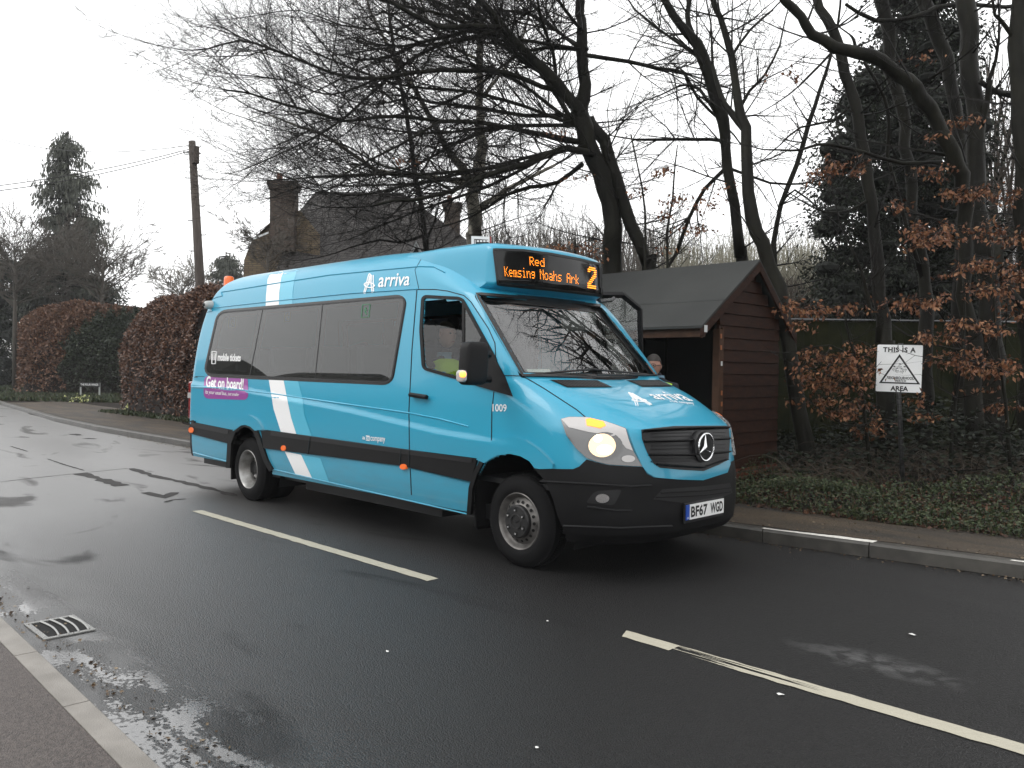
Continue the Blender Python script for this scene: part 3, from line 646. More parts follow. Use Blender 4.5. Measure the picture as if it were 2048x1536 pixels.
body = bpy.data.objects.new('body', me); C.objects.link(body); attach(body, None)
fo = bpy.data.objects.new('destination_box', fair_mesh); C.objects.link(fo); fair_mesh.materials.append(M['blue']); fair_mesh.polygons.foreach_set('use_smooth', [True]*len(fair_mesh.polygons)); attach(fo, None)
fo.modifiers.new('es', 'EDGE_SPLIT').split_angle = R(35)
# children of body parts: everything in world coordinates, so use a helper that keeps world placement
def under(o, parent):
    o.parent = parent; o.matrix_parent_inverse = parent.matrix_parent_inverse if False else Matrix()
    # parent (a direct child of BUS) has identity basis; its world matrix is identity
    return o
# --- side windows
for nm, L, tl in (('window', [(437, 626), (526, 619), (500, 752), (409.5, 748)], 0), ('window', [(526, 619), (646, 608.5), (631, 758), (500, 752)], 0), ('window', [(646, 608.5), (812, 594), (783, 765), (631, 758)], 0)):
    pass
def window(quad, cl, glassm='winglass'):
    w = patch('window', rounded(quad, 14 if cl else 3), .004, glassm, step=9, skirt=0)
    return w
wins = []
for quad, rc in (([(437, 626), (525.5, 619), (500, 752), (409.5, 748)], (0, 3)), ([(526.5, 619), (645.5, 608.5), (630.5, 758), (501, 752)], ()), ([(646.5, 608.4), (812, 594), (783, 765), (631.5, 758)], (1, 2))):
    out = []
    for i, p in enumerate(quad):
        if i in rc:
            a, b_, c = Vector(quad[i-1]), Vector(p), Vector(quad[(i+1) % 4]); r_ = 16; p0 = b_+(a-b_).normalized()*r_; q0 = b_+(c-b_).normalized()*r_
            out += [tuple(p0*(1-t)**2+b_*2*t*(1-t)+q0*t*t) for t in np.linspace(0, 1, 6)]
        else: out.append(p)
    w = patch('window', out, .004, 'winglass', step=9, skirt=0); wins.append(w)
    mw = mirror_obj(w)
# black glass borders (frit) just under the glass surface
fb = MB(); ribbon_geo(fb, shrink(PX_WIN, .978), 15, .0025, closed=True)
for L in ([(526, 619), (500.5, 752)], [(646, 608.5), (631, 758)]): ribbon_geo(fb, L, 17, .0025)
fo_ = fb.build('window_frame', 'frit'); flip_check(fo_.data); attach(fo_, None); mirror_obj(fo_, 'window_frame')
ribbon('window_seal', [PX_WIN], 3.0, .007, 'black', closed=True)
gl = ribbon('window_gap', [[(526, 620), (500.5, 751)], [(646, 610), (631, 757)]], 1.4, .006, 'black')
# cab door glass
cw = patch('window', rounded([(845, 649), (888, 652), (928, 662.5), (928, 756), (913, 754), (848, 736), (843, 680)], 4), .003, 'cabglass', step=8, skirt=0)
qw = patch('quarter_window', [(930, 612), (966, 675), (966, 690), (930, 740)], .003, 'winglass', step=8, skirt=0)
b = MB(); ribbon_geo(b, PX_CAB, 6, .010, closed=True); ribbon_geo(b, [(928, 604), (928, 756)], 5, .009)
cf = b.build('door_window_frame', 'trim'); flip_check(cf.data); attach(cf, None)
tri = patch('mirror_base', [(966, 672), (992, 719), (1010.5, 753), (1026, 793), (966, 775), (950, 769), (940, 760), (940, 735)], .014, 'trim', step=6)
for o in (cw, cf): mirror_obj(o)
# windscreen
ws = patch('windscreen', PX_SCR, .0, 'screen', surf=SW, step=14, skirt=0)
ribbon('windscreen_frame', [PX_SCR], 12, .003, 'frit', closed=True, step=8, surf=SW); ribbon('windscreen_seal', [[(1200, 613), (1085, 600), (954, 589), (1046, 751), (1150, 754), (1250, 756)]], 5, .014, 'frit', step=8)
b = MB(); ribbon_geo(b, [(958, 594), (1085, 606), (1204, 621)], 13, .0035, step=8, surf=SW); o = b.build('windscreen_shade', 'frit'); flip_check(o.data); attach(o, None)
# wipers
def surf_tube(name, lines, r, off, m, parent=None, surf=None):
    surf = surf or SB
    b = MB()
    for L in lines:
        pts = []
        for i in range(len(L)-1):
            for t in np.linspace(0, 1, 8): q = np.array(L[i])*(1-t)+np.array(L[i+1])*t; h = surf.px(*q); pts.append(h[0]+h[1]*off)
        b.tube(pts, r, 5)
    o = b.build(name, m); attach(o, parent); return o
surf_tube('wiper', [[(1060, 753), (1180, 742), (1290, 752)]], .009, .025, 'black', surf=SW); surf_tube('wiper', [[(1190, 754), (1310, 754)]], .008, .03, 'black', surf=SW)
pc = MB(); h1 = [SW.px(*q) for q in ((1055, 735), (1101, 735), (1108, 748), (1062, 748))]
pc.add([h[0]-h[1]*.02 for h in h1], [(0, 1, 2, 3)]); o = pc.build('dash_card', 'paper'); attach(o, None)
# --- livery
LIV = [('white', [(542.6, 543), (569, 539.5), (563, 554), (558.7, 586), (558, 614), (531.5, 617), (532.4, 591), (535.6, 559)]),
       ('lightblue', [(569.3, 539.5), (595, 535.5), (589, 559), (585.6, 586), (585, 612), (558.3, 614), (559, 586), (563.3, 554)]),
       ('white', [(537, 754), (566.6, 755), (575, 800), (582.7, 836), (593, 868), (562, 863.5), (547.5, 818)]),
       ('lightblue', [(566.9, 755), (595, 756.5), (605, 794), (609, 830), (623.7, 872), (593.3, 868), (583, 836), (575.3, 800)]),
       ('white', [(570, 903), (602.6, 909.5), (625, 957), (591.5, 949)]), ('lightblue', [(602.9, 909.5), (641, 916.5), (659, 965), (625.3, 957)])]
for m_, L in LIV: patch('stripe', L, .0022, m_, step=6, skirt=0)
pp = patch('slogan_panel', rounded([(409, 751), (496, 752), (497, 800), (407, 797)], 12), .0022, 'purple', step=7, skirt=0)
def T(*a, **k):
    return stext(*a, **k)
T('lettering', 'Get on board!', [(413, 776), (488, 781), (488, 757), (413, 751.5)], 'white', pp, shear=.12, bold=.03)
T('lettering', 'Its your usual bus,', [(411, 789.5), (454, 793), (454, 783), (411, 779.5)], 'white', pp, shear=.3)
T('lettering', 'just smaller', [(456, 792.5), (479, 794.5), (479, 786), (456, 784)], 'white', pp, shear=.3)
ph = ribbon('phone_symbol', [[(425, 703), (433.5, 703.5), (431.5, 727.5), (424.5, 727.5)]], 1.6, .007, 'white', closed=True)
ribbon('phone_symbol', [[(427.5, 707), (431, 707), (429.7, 720), (426.7, 720)]], .8, .007, 'white', closed=True)
T('lettering', 'mobile tickets', [(436, 722), (482, 723), (482.5, 708), (436.5, 706.5)], 'white', None, off=.0055, shear=.1, bold=.03)
T('lettering', 'arriva', [(757, 575), (819.5, 571), (819.5, 546), (757, 548)], 'white', None, shear=.25, off=.005)
T('lettering', '1009', [(986, 823), (1014, 823.5), (1014, 808.5), (986, 808)], 'white', None)
T('lettering', 'a', [(725.5, 878.5), (731, 879), (731, 873.5), (725.5, 873)], 'white', None)
patch('badge', [(732.5, 870.5), (740, 871.5), (740, 882), (732.5, 881)], .004, 'white', skirt=0, step=4)
T('lettering', 'DB', [(733.3, 879), (739.2, 880), (739.2, 874), (733.3, 873)], 'blue', None, off=.007)
T('lettering', 'company', [(741.5, 885), (771, 887.5), (771, 875.5), (741.5, 873)], 'white', None)
def star_logo(f, w, off=.006):   # tripod figure with a ring, drawn as strokes; f maps logo units to pixels
    S = [[(0, 0), (.22, .48), (.42, .95), (.5, 1)], [(.08, -.03), (.34, .42), (.56, .96)], [(.5, 1), (.66, .9), (.62, .5), (.72, .02)], [(.6, .5), (.66, .25), (.70, 0)], [(.58, .93), (.52, .6), (.40, .40)], [(.72, .02), (.82, .03), (.80, .4), (.80, .92)]]
    ring = [(.48+.42*math.cos(t)-.0*math.sin(t), .40+.13*math.sin(t)-.05*math.cos(t)) for t in np.linspace(0, 2*math.pi, 18)[:-1]]
    ls = [[f(*p) for p in L] for L in S]; o = ribbon('emblem', ls, w, off, 'white', step=3); ribbon('emblem', [[f(*p) for p in ring]], w*1.1, off+.001, 'white', closed=True, step=3)
star_logo(lambda a, c: (728+24*a, 586.5-1.5*a-38*c), 1.7)
# bonnet logo
fq = [(1262, 806), (1300, 808), (1265, 786), (1252, 785)]
star_logo(lambda a, c: tuple(bilin([(1272, 812), (1312, 810), (1263, 785), (1250, 786)], a, c)), 1.2)
T('lettering', 'arriva', [(1312, 799), (1388, 803), (1350, 783), (1290, 786)], 'white', None, shear=0, off=.004)
T('lettering', 'a DB company', [(1342, 805.5), (1390, 811.5), (1384, 804), (1336, 801)], 'white', None, off=.004)
# green window stickers
for q in ([(457, 634), (471, 633), (469, 655), (455, 656)], [(568, 622), (580, 621), (578, 642.5), (567, 643)], [(726, 610), (741, 608.5), (738.5, 634), (723.5, 635.5)]):
    o_ff = .007 if q[0][0] > 700 else -.012; s = ribbon('exit_sticker', [q], 1.5, o_ff, 'green', closed=True, step=4)
    cx, cy = sum(p[0] for p in q)/4, sum(p[1] for p in q)/4
    ribbon('exit_sticker', [[(cx+1, cy-7), (cx-2, cy), (cx+2, cy+7)], [(cx-3, cy-3), (cx+3, cy-1)]], 2.2, o_ff, 'green', step=4)
# --- body creases, shut lines
ribbon('body_crease', [[(372, 774), (450, 776), (542, 787), (640, 801), (818, 826), (880, 838), (937, 853)]], 4, .008, 'blue', prof='ridge', step=10)
ribbon('body_crease', [[(404, 590), (470, 580), (541, 568.5), (660, 550), (763, 540), (840, 533), (868, 534), (890, 545)], [(398, 619), (541, 603), (700, 587), (838, 578)]], 3.2, .009, 'blue', prof='ridge', step=12)
shut = ribbon('door_gap', [[(835, 579), (870, 579), (895, 582), (928, 591), (942, 604), (977, 657), (990, 686), (992, 719)], [(988, 783), (984, 820), (983, 886), (957, 917)], [(834, 580), (824, 700), (818, 820), (819, 905), (823, 990)]], 1.6, .0025, 'gap', step=8)
ribbon('panel_gap', [[(838, 579), (830, 540), (846, 512), (875, 495)], [(806, 900), (806, 925)], [(372, 753), (409, 753)]], .8, .0022, 'gap', step=8)
ribbon('bonnet_gap', [[(1047, 753), (1088, 777), (1154, 820), (1174, 837)], [(1009, 751), (1046, 752)], [(1252, 860), (1279, 866)]], 1.6, .003, 'gap', step=8)
# handle
hd = patch('handle_recess', [(843+13*math.cos(t), 793+16*math.sin(t)) for t in np.linspace(0, 2*math.pi, 20)[:-1]], .0015, 'blue', skirt=0, step=6)
surf_tube('door_handle', [[(826, 790), (860, 795)]], .021, .035, 'trim')
# --- black rub strips (two bands: light bevel above, dark below), wheel flares, bumper
for L in ([(372, 841), (471, 861), (470, 869), (461, 887), (380, 866)], [(525, 862), (535, 860), (808, 898), (957, 917), (945, 963), (805, 931), (530, 896)]):
    patch('rub_strip', L, .020, 'trim', step=9, mirror=True)
ribbon('rub_strip_bevel', [[(376, 847), (460, 864)], [(545, 866), (806, 902), (948, 921)]], 9, .023, 'trimlight', step=9)
ribbon('strip_joint', [[(625, 874), (622, 885), (619, 908)], [(806, 899), (803, 931)], [(823, 901), (821, 934)]], 1.5, .0255, 'gap', step=6)
ribbon('sill_edge', [[(383, 867), (460, 888)], [(531, 897), (805, 932), (944, 966)], [(387, 905), (458, 924)], [(545, 938), (700, 974), (936, 1028)]], 2.4, .012, 'blue', prof='ridge', step=9)
rf = patch('wheel_flare', [(530, 859), (526, 851), (518, 840), (507.7, 832.6), (498.6, 830), (489.5, 831), (479, 838), (471, 851), (470, 862), (479, 856), (485.6, 851), (494.7, 849.5), (505, 853), (513.6, 861)], .028, 'blue', step=5, mirror=True)
ff = patch('wheel_flare', [(957, 918), (969.6, 898), (984.8, 883), (1003, 875.4), (1027, 873), (1054, 880), (1078.6, 896.6), (1096.8, 913), (1109, 928), (1109, 937), (1084, 937.5), (1074, 936), (1063.5, 922), (1045, 911.7), (1024, 907), (1000, 910), (982, 919), (973, 925)], .026, 'blue', step=6, mirror=True)
for L in ([(459, 935), (462, 885), (471, 862), (479, 855), (487, 850.5), (495, 850), (504, 853), (513, 861), (520, 878), (526, 897), (534, 920), (545, 940)], [(967, 922), (955, 945), (945, 975), (941, 1028)]): ribbon('arch_trim', [L], 8, .022, 'trim', step=6)
BUMP = [(1072.6, 937.4), (1148, 938), (1160, 933), (1174, 919), (1194, 925), (1217, 930.5), (1246, 932.5), (1283, 934.5), (1292, 949), (1307, 957), (1354, 961), (1401, 962), (1450, 947), (1456, 931), (1461, 925), (1465, 960), (1466, 1000), (1462, 1030), (1430, 1045), (1380, 1056), (1310, 1066), (1233, 1070), (1157, 1068), (1130, 1058), (1118, 1031), (1109, 998), (1094, 962)]
patch('front_bumper', BUMP, .018, 'trim', step=9)
ribbon('bumper_ridge', [[(1085, 962), (1180, 967), (1260, 972), (1300, 970)], [(1176, 1012), (1230, 1020), (1262, 1020)], [(1130, 1050), (1240, 1054), (1340, 1050)]], 7, .032, 'trimlight', prof='ridge', step=8)
patch('fog_recess', rounded([(1172, 1005), (1190, 982), (1243, 978), (1228, 1010)], 8), .0205, 'black', step=6)
patch('fog_lamp', [(1205+13*math.cos(t), 996+9*math.sin(t)) for t in np.linspace(0, 2*math.pi, 18)[:-1]], .028, 'chrome', step=5, mirror=True)
patch('lower_grille', [(1303, 998), (1321, 978), (1400, 972), (1455, 966), (1460, 985), (1440, 994), (1360, 1005)], .0215, 'black', step=8)
ribbon('grille_slat', [[(1318, 985), (1400, 981), (1455, 975)], [(1308, 994), (1400, 990), (1455, 983)]], 2, .03, 'trim', step=8)
# grille
patch('grille_surround', [(1252, 860), (1266, 898), (1281.6, 933), (1292, 947), (1307, 955), (1354, 959), (1401, 960), (1449.6, 945), (1455.5, 929), (1456, 852), (1344, 854), (1277, 862)], .024, 'blue', step=8)
GR = [(1279, 863), (1344, 857), (1451, 854.5), (1453.5, 882.5), (1451, 919), (1432, 930), (1401.8, 942.5), (1354, 940), (1315, 936), (1303, 928), (1289.5, 904), (1280, 878.6)]
gr = patch('grille', GR, .027, 'black', step=8, skirt=.0)
for L in ([(1284, 884), (1380, 882), (1451, 878)], [(1293, 910), (1380, 910), (1451, 904)], [(1308, 929), (1380, 934), (1402, 935), (1446, 920)], [(1282, 866), (1380, 861), (1450, 858)]):
    ribbon('grille_slat', [[(a, c) for a, c in L]], 9, .052, 'trim', prof='ridge', step=8)
rm_ = MB()
for k in range(2):
    for (y0_, y1_) in ((870, 876), (893, 900), (919, 924)):
        for u in np.arange(1298, 1445, 3.2):
            if abs(u-1398) < 20: continue
            vv = y0_ if k else y1_; h = SB.px(u+k*1.6, vv-(u-1298)*.02); p = h[0]+h[1]*.028
            s = .006; rm_.add([p+Vector((0, -s, -s)), p+Vector((0, s, -s)), p+Vector((0, s, s)), p+Vector((0, -s, s))], [(0, 1, 2, 3)])
attach(rm_.build('grille_mesh', 'trimlight'), None)
# star badge
sx, sz = 1.045, .955
sb = MB(); sb.lathe([(.0, .0), (.118, .0), (.122, -.05), (.10, -.10)], (sx-.01, Wc, sz), 'x', 36)
bd = sb.build('badge', 'black', smooth=False); attach(bd, None)
sb = MB(); ringp = [(sx+.012, Wc+.103*math.cos(t), sz+.103*math.sin(t)) for t in np.linspace(0, 2*math.pi, 41)]
sb.tube(ringp, .0075, 8)
for k in range(3):
    t = math.pi/2+k*2*math.pi/3; d = Vector((0, math.cos(t), math.sin(t))); s = Vector((0, -math.sin(t), math.cos(t))); c = Vector((sx+.004, Wc, sz))
    sb.add([c+s*.019-d*.011, c-s*.019-d*.011, c+d*.103, c+Vector((.016, 0, 0))], [(0, 2, 3), (2, 1, 3), (0, 3, 1), (0, 1, 2)])
st = sb.build('star', 'chrome'); flip_check(st.data); st.parent = bd
# headlights
HL = [(1123.4, 840.5), (1139, 836.5), (1174, 837.6), (1209, 846), (1250, 860), (1256, 880.5), (1266, 906), (1281.6, 933), (1246.5, 931), (1217, 929), (1194, 923.5), (1174, 916), (1153, 896), (1135, 871)]
hl = patch('headlight', HL, .022, 'lens', step=6)
def circ(cx, cy, a, c, n=22): return [(cx+a*math.cos(t), cy+c*math.sin(t)) for t in np.linspace(0, 2*math.pi, n+1)[:-1]]
hp = [patch('side_band', [(1124.5, 841), (1139, 837.5), (1174, 838.6), (1209, 847), (1249, 861), (1255, 880.5), (1263, 902), (1250, 897), (1236, 880), (1220, 872), (1180, 866), (1140, 857)], .025, 'lenswhite', hl, step=6, skirt=0),
      patch('lamp_ring', circ(1209, 893, 35, 27), .0252, 'lensdark', hl, step=6, skirt=0),
      patch('lamp', circ(1204, 892, 26, 23), .030, 'lamp', hl, step=5, skirt=0),
      patch('bulb', circ(1209, 900, 15, 10), .034, 'lampcore', hl, step=5, skirt=0),
      patch('bulb', circ(1196, 878, 8, 7), .034, 'lampcore', hl, step=5, skirt=0),
      patch('indicator', [(1172, 843), (1180, 841), (1206, 848), (1211, 856), (1200, 860), (1174, 855)], .028, 'amberlit', hl, step=5, skirt=0),
      patch('small_lamp', circ(1254, 918, 13, 7), .028, 'lenswhite', hl, step=5, skirt=0)]
hl2 = mirror_obj(hl, 'headlight')
for o in hp: mirror_obj(o, parent=hl2)
# bonnet vents
q = [(1099, 760), (1194, 761), (1225, 775), (1134, 775.5)]
v = patch('bonnet_vent', q, .004, 'trim', step=7, skirt=0); ls = []
for t in np.linspace(.08, .92, 12): a = bilin([q[3], q[2], q[1], q[0]], t, .12); c = bilin([q[3], q[2], q[1], q[0]], t, .9); ls.append([tuple(a), tuple(c)])
vs1 = ribbon('vent_slot', ls, 2.2, .007, 'black', parent=v, step=8); mirror_obj(vs1, parent=mirror_obj(v))
# destination display
dg_ = patch('display', [(988, 500), (1045, 502), (1100, 509), (1155, 519), (1203, 531), (1201, 590), (1150, 583), (1100, 577), (1045, 572), (995, 567)], .012, 'signglass', surf=SF, step=8, skirt=0)
ribbon('display_frame', [[(988, 500), (1045, 502), (1100, 509), (1155, 519), (1203, 531), (1201, 590), (1150, 583), (1100, 577), (1045, 572), (995, 567)]], 4, .016, 'black', surf=SF, closed=True)
G57 = {'R': '11110100011000111110101001001010001', 'e': '00000000000111010001111111000001110', 'd': '00001000010110110011100011000101111', 'K': '10001100101010011000101001001010001', 'm': '00000000001101010101101011010110101', 's': '00000000000111110000011100000111110', 'i': '00100000000110000100001000010001110', 'n': '00000000001011011001100011000110001', 'g': '00000000000111110001011110000101110', 'N': '10001110011010110011100011000110001', 'o': '00000000000111010001100011000101110', 'a': '00000000000111000001011111000101111', 'h': '10000100001011011001100011000110001', 'A': '01110100011000111111100011000110001', 'r': '00000000001011011001100001000010000', 'k': '10000100001001010100110001010010010', ' ': '0'*35}
dots = MB()
dq = lambda u, v: bilin([(995, 567), (1201, 590), (1203, 531), (988, 500)], u, v)+np.array([0, -7.0*math.sin(math.pi*u)*(.35+.65*v)])
def dot(u, v, su, sv):
    c = []
    for a, b_ in ((-1, -1), (1, -1), (1, 1), (-1, 1)): h = SF.px(*dq(u+a*su, v+b_*sv)); c.append(h[0]+h[1]*.016)
    dots.add(c, [(0, 1, 2, 3)])
def ledtext(s, u0, u1, v0, v1):
    n = len(s)*6-1; du = (u1-u0)/n; dv = (v1-v0)/7
    for k, ch in enumerate(s):
        for i, bit in enumerate(G57[ch]):
            if bit == '1': dot(u0+(k*6+i % 5+.5)*du, v1-(i//5+.5)*dv, du*.34, dv*.28)
ledtext('Red', .315, .455, .60, .86); ledtext('Kemsing Noahs Ark', .07, .78, .22, .52)
two = ['0111110', '1111111', '1100011', '0000011', '0000111', '0001110', '0011100', '0111000', '1110000', '1111111', '1111111']
for r_, row in enumerate(two):
    for c_, bit in enumerate(row):
        if bit == '1': dot(.865+c_*.0115, .83-r_*.065, .0048, .017)
ld = dots.build('led_text', 'led'); ld.parent = dg_
# side markers, beacon, camera dome, tail light, plate
for c in ((386, 860), (571, 896), (811, 933)):
    mk = patch('side_marker', circ(c[0], c[1], 4.5+(c[0] > 800)*2, 5.5, 14), .03, 'orange', step=4)
bk = MB().lathe([(0, .05), (.04, .05), (.06, .035), (.065, 0), (.07, -.08)], onz(458, 560, 2.68), 'z', 20); attach(bk.build('beacon', 'orange', smooth=True), None)
h = SB.px(408, 605); cd = MB(); cd.lathe([(0, 0.0), (.03, .0), (.05, -.02), (.055, -.05), (.055, -.13)], h[0]+Vector((0, -.05, 0)), 'y', 18)
for v in range(len(cd.v)): pass
cdo = MB().lathe([(0, -.10), (.025, -.097), (.042, -.085), (.05, -.06), (.055, 0)], h[0]+Vector((0, 0, 0)), 'y', 18).build('camera_dome', 'reflstrip', smooth=True); attach(cdo, None)
ln = MB().lathe([(0, -.118), (.015, -.112), (.02, -.10), (.022, -.09)], h[0], 'y', 14).build('camera_lens', 'black', smooth=True); ln.parent = cdo
tl = MB(); tl.box((-5.865, .02, .86), (-5.76, .13, 1.33)); tlo = tl.build('tail_light', 'red', bevel=.02); attach(tlo, None); mirror_obj(tlo)
tm = MB().box((-5.868, .017, 1.12), (-5.757, .13, 1.19)).build('reverse_lamp', 'lenswhite'); tm.parent = tlo
attach(MB().box((-5.93, .10, .38), (-5.80, 1.9, .80)).build('rear_bumper', 'trim', bevel=.03), None)
px_ = 1.052; plb = MB().cbox((px_-.006, Wc, .478), (.016, .545, .150)); plm = plb.build('number_plate', 'trimlight', bevel=.004); attach(plm, None)
o = MB().cbox((px_+.005, Wc+.0235, .483), (.006, .475, .112)).build('plate_face', 'plate'); o.parent = plm
o = MB().cbox((px_+.005, Wc-.238, .483), (.0062, .045, .112)).build('plate_band', 'plateblue'); o.parent = plm
def flat_text(s, y0, y1, z0, z1, x, m, name, parent, **k):
    v, f = textcoords(s, **k); o = MB().add([(x, y0+(y1-y0)*a[0], z0+(z1-z0)*a[1]) for a in v], f).build(name, m); o.parent = parent; return o
flat_text('BF67', Wc-.199, Wc+.024, .441, .525, px_+.0092, 'ink', 'lettering', plm, off=.032, space=1.05); flat_text('WGD', Wc+.067, Wc+.245, .443, .523, px_+.0092, 'ink', 'lettering', plm, off=.032)
flat_text('GB', Wc-.252, Wc-.226, .435, .450, px_+.0092, 'white', 'lettering', plm)
# underbody, liners, mudflaps
und = MB().box((-5.7, .16, .30), (.75, 1.84, .42)); und.box((-5.6, .10, .385), (-4.8, 1.9, .44)); und.box((-3.6, .10, .36), (-.55, 1.9, .40)); und.box((-3.5, .3, .2), (-1.2, 1.6, .30))
attach(und.build('underbody', 'black'), None)
for x, z in ((0, .40), (-4.24, .40)):
    for y0_, y1_ in ((.10, .70), (2*Wc-.10, 2*Wc-.70)): attach(MB().lathe([(.55, y0_), (.55, y1_), (0, y1_)], (x, 0, z), 'y', 24, a0=-.35, a1=math.pi+.35).build('wheel_liner', 'black'), None)
for x, y in ((-4.74, .05), (-.50, .06), (-4.74, 1.66), (-.50, 1.66)): attach(MB().box((x-.012, y, .20 if x < -1 else .24), (x+.012, y+.28, .62)).build('mudflap', 'rubber'), None)
# wheels
def wheel(x, y, rear, s=1, inner=False):
    c = (x, y, .357); Rr = .357; rw = MB(); yy = lambda h: h*s
    tp = [(.215, .012), (.235, .0), (.262, -.004), (.30, .002), (.328, .018), (.345, .036), (.357, .045), (.357, .19), (.345, .20), (.30, .225), (.22, .215)]
    prof = []
    rim = MB()
    if rear:
        rim.lathe([(.222, yy(.008)), (.215, yy(.004)), (.205, yy(.012)), (.198, yy(.035)), (.185, yy(.05)), (.180, yy(.085)), (.165, yy(.10)), (.158, yy(.15)), (.13, yy(.165)), (.10, yy(.15)), (0, yy(.15))], c, 'y', 40)
    else:
        rim.lathe([(.222, yy(.008)), (.216, yy(.002)), (.205, yy(.010)), (.198, yy(.030)), (.188, yy(.040)), (.180, yy(.048)), (.150, yy(.030)), (.120, yy(.012)), (.118, yy(.05)), (0, yy(.05))], c, 'y', 48)
    w = rim.build('wheel', 'steel' if rear else 'steeldark', smooth=True); flip_check(w.data); w.modifiers.new('es', 'EDGE_SPLIT').split_angle = R(40); attach(w, None)
    ty = MB(); ty.lathe([(r, yy(h)) for r, h in tp], c, 'y', 64)
    for k in range(110):          # tread blocks on the shoulder
        t = 2*math.pi*k/110
        for r0, h0, h1 in ((.352, .030, .070), (.358, .08, .15)):
            d = Vector((math.cos(t), 0, math.sin(t))); tt = Vector((-math.sin(t), 0, math.cos(t)))*.0062
            a = Vector(c)+d*(r0-.01); e = Vector(c)+d*(r0+.006)
            ty.add([a-tt+Vector((0, yy(h0), 0)), a+tt+Vector((0, yy(h0), 0)), e+tt+Vector((0, yy(h0+.008), 0)), e-tt+Vector((0, yy(h0+.008), 0)), a-tt+Vector((0, yy(h1), 0)), a+tt+Vector((0, yy(h1), 0)), e+tt+Vector((0, yy(h1), 0)), e-tt+Vector((0, yy(h1), 0))], [(0, 1, 2, 3), (3, 2, 6, 7), (0, 3, 7, 4), (1, 5, 6, 2)])
    t_ = ty.build('tyre', 'rubber', smooth=True); t_.modifiers.new('es', 'EDGE_SPLIT').split_angle = R(35); t_.parent = w
    ho = MB()
    nh_, rr, hr = (18, .152, .0125) if not rear else (14, .150, .016)
    for k in range(nh_):
        t = 2*math.pi*k/nh_; cc = Vector(c)+Vector((math.cos(t)*rr, yy(.0275 if not rear else .138), math.sin(t)*rr))
        if not rear:
            dd = Vector((math.cos(t), 0, math.sin(t))); tt = Vector((-math.sin(t), 0, math.cos(t))); rad = (dd*1.0+Vector((0, yy(.6), 0))).normalized(); nn = Vector((0, yy(-1), 0))
            ho.add([cc+(rad*math.cos(q)+tt*math.sin(q))*hr+nn*.006 for q in np.linspace(0, 2*math.pi, 17)[:-1]], [tuple(range(16))])
        else: ho.add([cc+Vector((math.cos(q)*hr, 0, math.sin(q)*hr)) for q in np.linspace(0, 2*math.pi, 15)[:-1]], [tuple(range(14))])
    ho_ = ho.build('vent_hole', 'void'); ho_.parent = w
    if not rear:
        hc = MB().lathe([(.128, yy(.03)), (.128, yy(-.012)), (.118, yy(-.022)), (.062, yy(-.024)), (.058, yy(-.030)), (.050, yy(-.030)), (.046, yy(-.020)), (0, yy(-.020))], c, 'y', 40)
        h_ = hc.build('hub_cover', 'hub', smooth=True); flip_check(h_.data); h_.modifiers.new('es', 'EDGE_SPLIT').split_angle = R(30); h_.parent = w
        nt = MB(); nk = MB()
        for k in range(6):
            t = math.pi/2+2*math.pi*k/6+.05; p = (c[0]+.090*math.cos(t), c[1], c[2]+.090*math.sin(t))
            nt.lathe([(.0, yy(-.036)), (.009, yy(-.035)), (.011, yy(-.024))], p, 'y', 6); nk.lathe([(0, yy(-.0235)), (.021, yy(-.0235))], p, 'y', 16)
        o = nt.build('wheel_nut', 'chrome'); o.parent = w; o = nk.build('nut_recess', 'void'); flip_check(o.data); o.parent = w
        st_ = MB()
        st_.tube([(c[0]-.03, c[1]+yy(-.0215), c[2]+.012), (c[0], c[1]+yy(-.0235), c[2]-.008), (c[0]+.03, c[1]+yy(-.0215), c[2]+.012)], .003, 5); o = st_.build('cap_star', 'trimlight'); o.parent = w
    else:
        hb = MB().lathe([(0, yy(.10)), (.05, yy(.10)), (.06, yy(.12)), (.065, yy(.15))], c, 'y', 24); o = hb.build('hub_cover', 'hub', smooth=True); o.parent = w
    return w
wheel(0, .045, False); wheel(0, 2*Wc-.045, False, -1); wheel(-4.325, .04, True); wheel(-4.325, 2*Wc-.04, True, -1)
def inner_tyre(y, s):
    b_ = MB().lathe([(.18, .0), (.33, 0), (.357, s*.03), (.357, s*.17), (.33, s*.2), (.18, s*.2)], (-4.325, y, .357), 'y', 40); attach(b_.build('tyre', 'rubber', smooth=True), None)
inner_tyre(.30, 1); inner_tyre(2*Wc-.30, -1)
# door mirror
def superbox(c, d, n=18, e=.35, shear=(0, 0)):
    b_ = MB(); V = []
    f = lambda w, m_: math.copysign(abs(w)**m_, w)
    for i in range(n+1):
        ph_ = -math.pi/2+math.pi*i/n
        for j in range(2*n):
            t = math.pi*j/n; z = f(math.sin(ph_), e); x = f(math.cos(ph_), e)*f(math.cos(t), e); y = f(math.cos(ph_), e)*f(math.sin(t), e)
            V.append((c[0]+d[0]*x+shear[0]*z, c[1]+d[1]*y+shear[1]*z, c[2]+d[2]*z))
    F = [(i*2*n+j, i*2*n+(j+1) % (2*n), (i+1)*2*n+(j+1) % (2*n), (i+1)*2*n+j) for i in range(n) for j in range(2*n)]
    return b_.add(V, F)
mc = P(947, 727, 6.32); 
mr = superbox(mc, (.060, .112, .165), shear=(0, .012)).build('door_mirror', 'trim', smooth=True); attach(mr, None)
for z1_, z2_, r_ in ((.08, .07, .025), (-.12, -.12, .03)): o = MB().tube([mc+Vector((-.02, .08, z1_)), mc+Vector((-.02, .19, z2_))], r_, 8).build('mirror_arm', 'trim'); o.parent = mr
mi_ = P(923, 752, 6.16); o = superbox(mi_, (.05, .02, .045), e=.6).build('indicator_lens', 'lenswhite', smooth=True); o.parent = mr
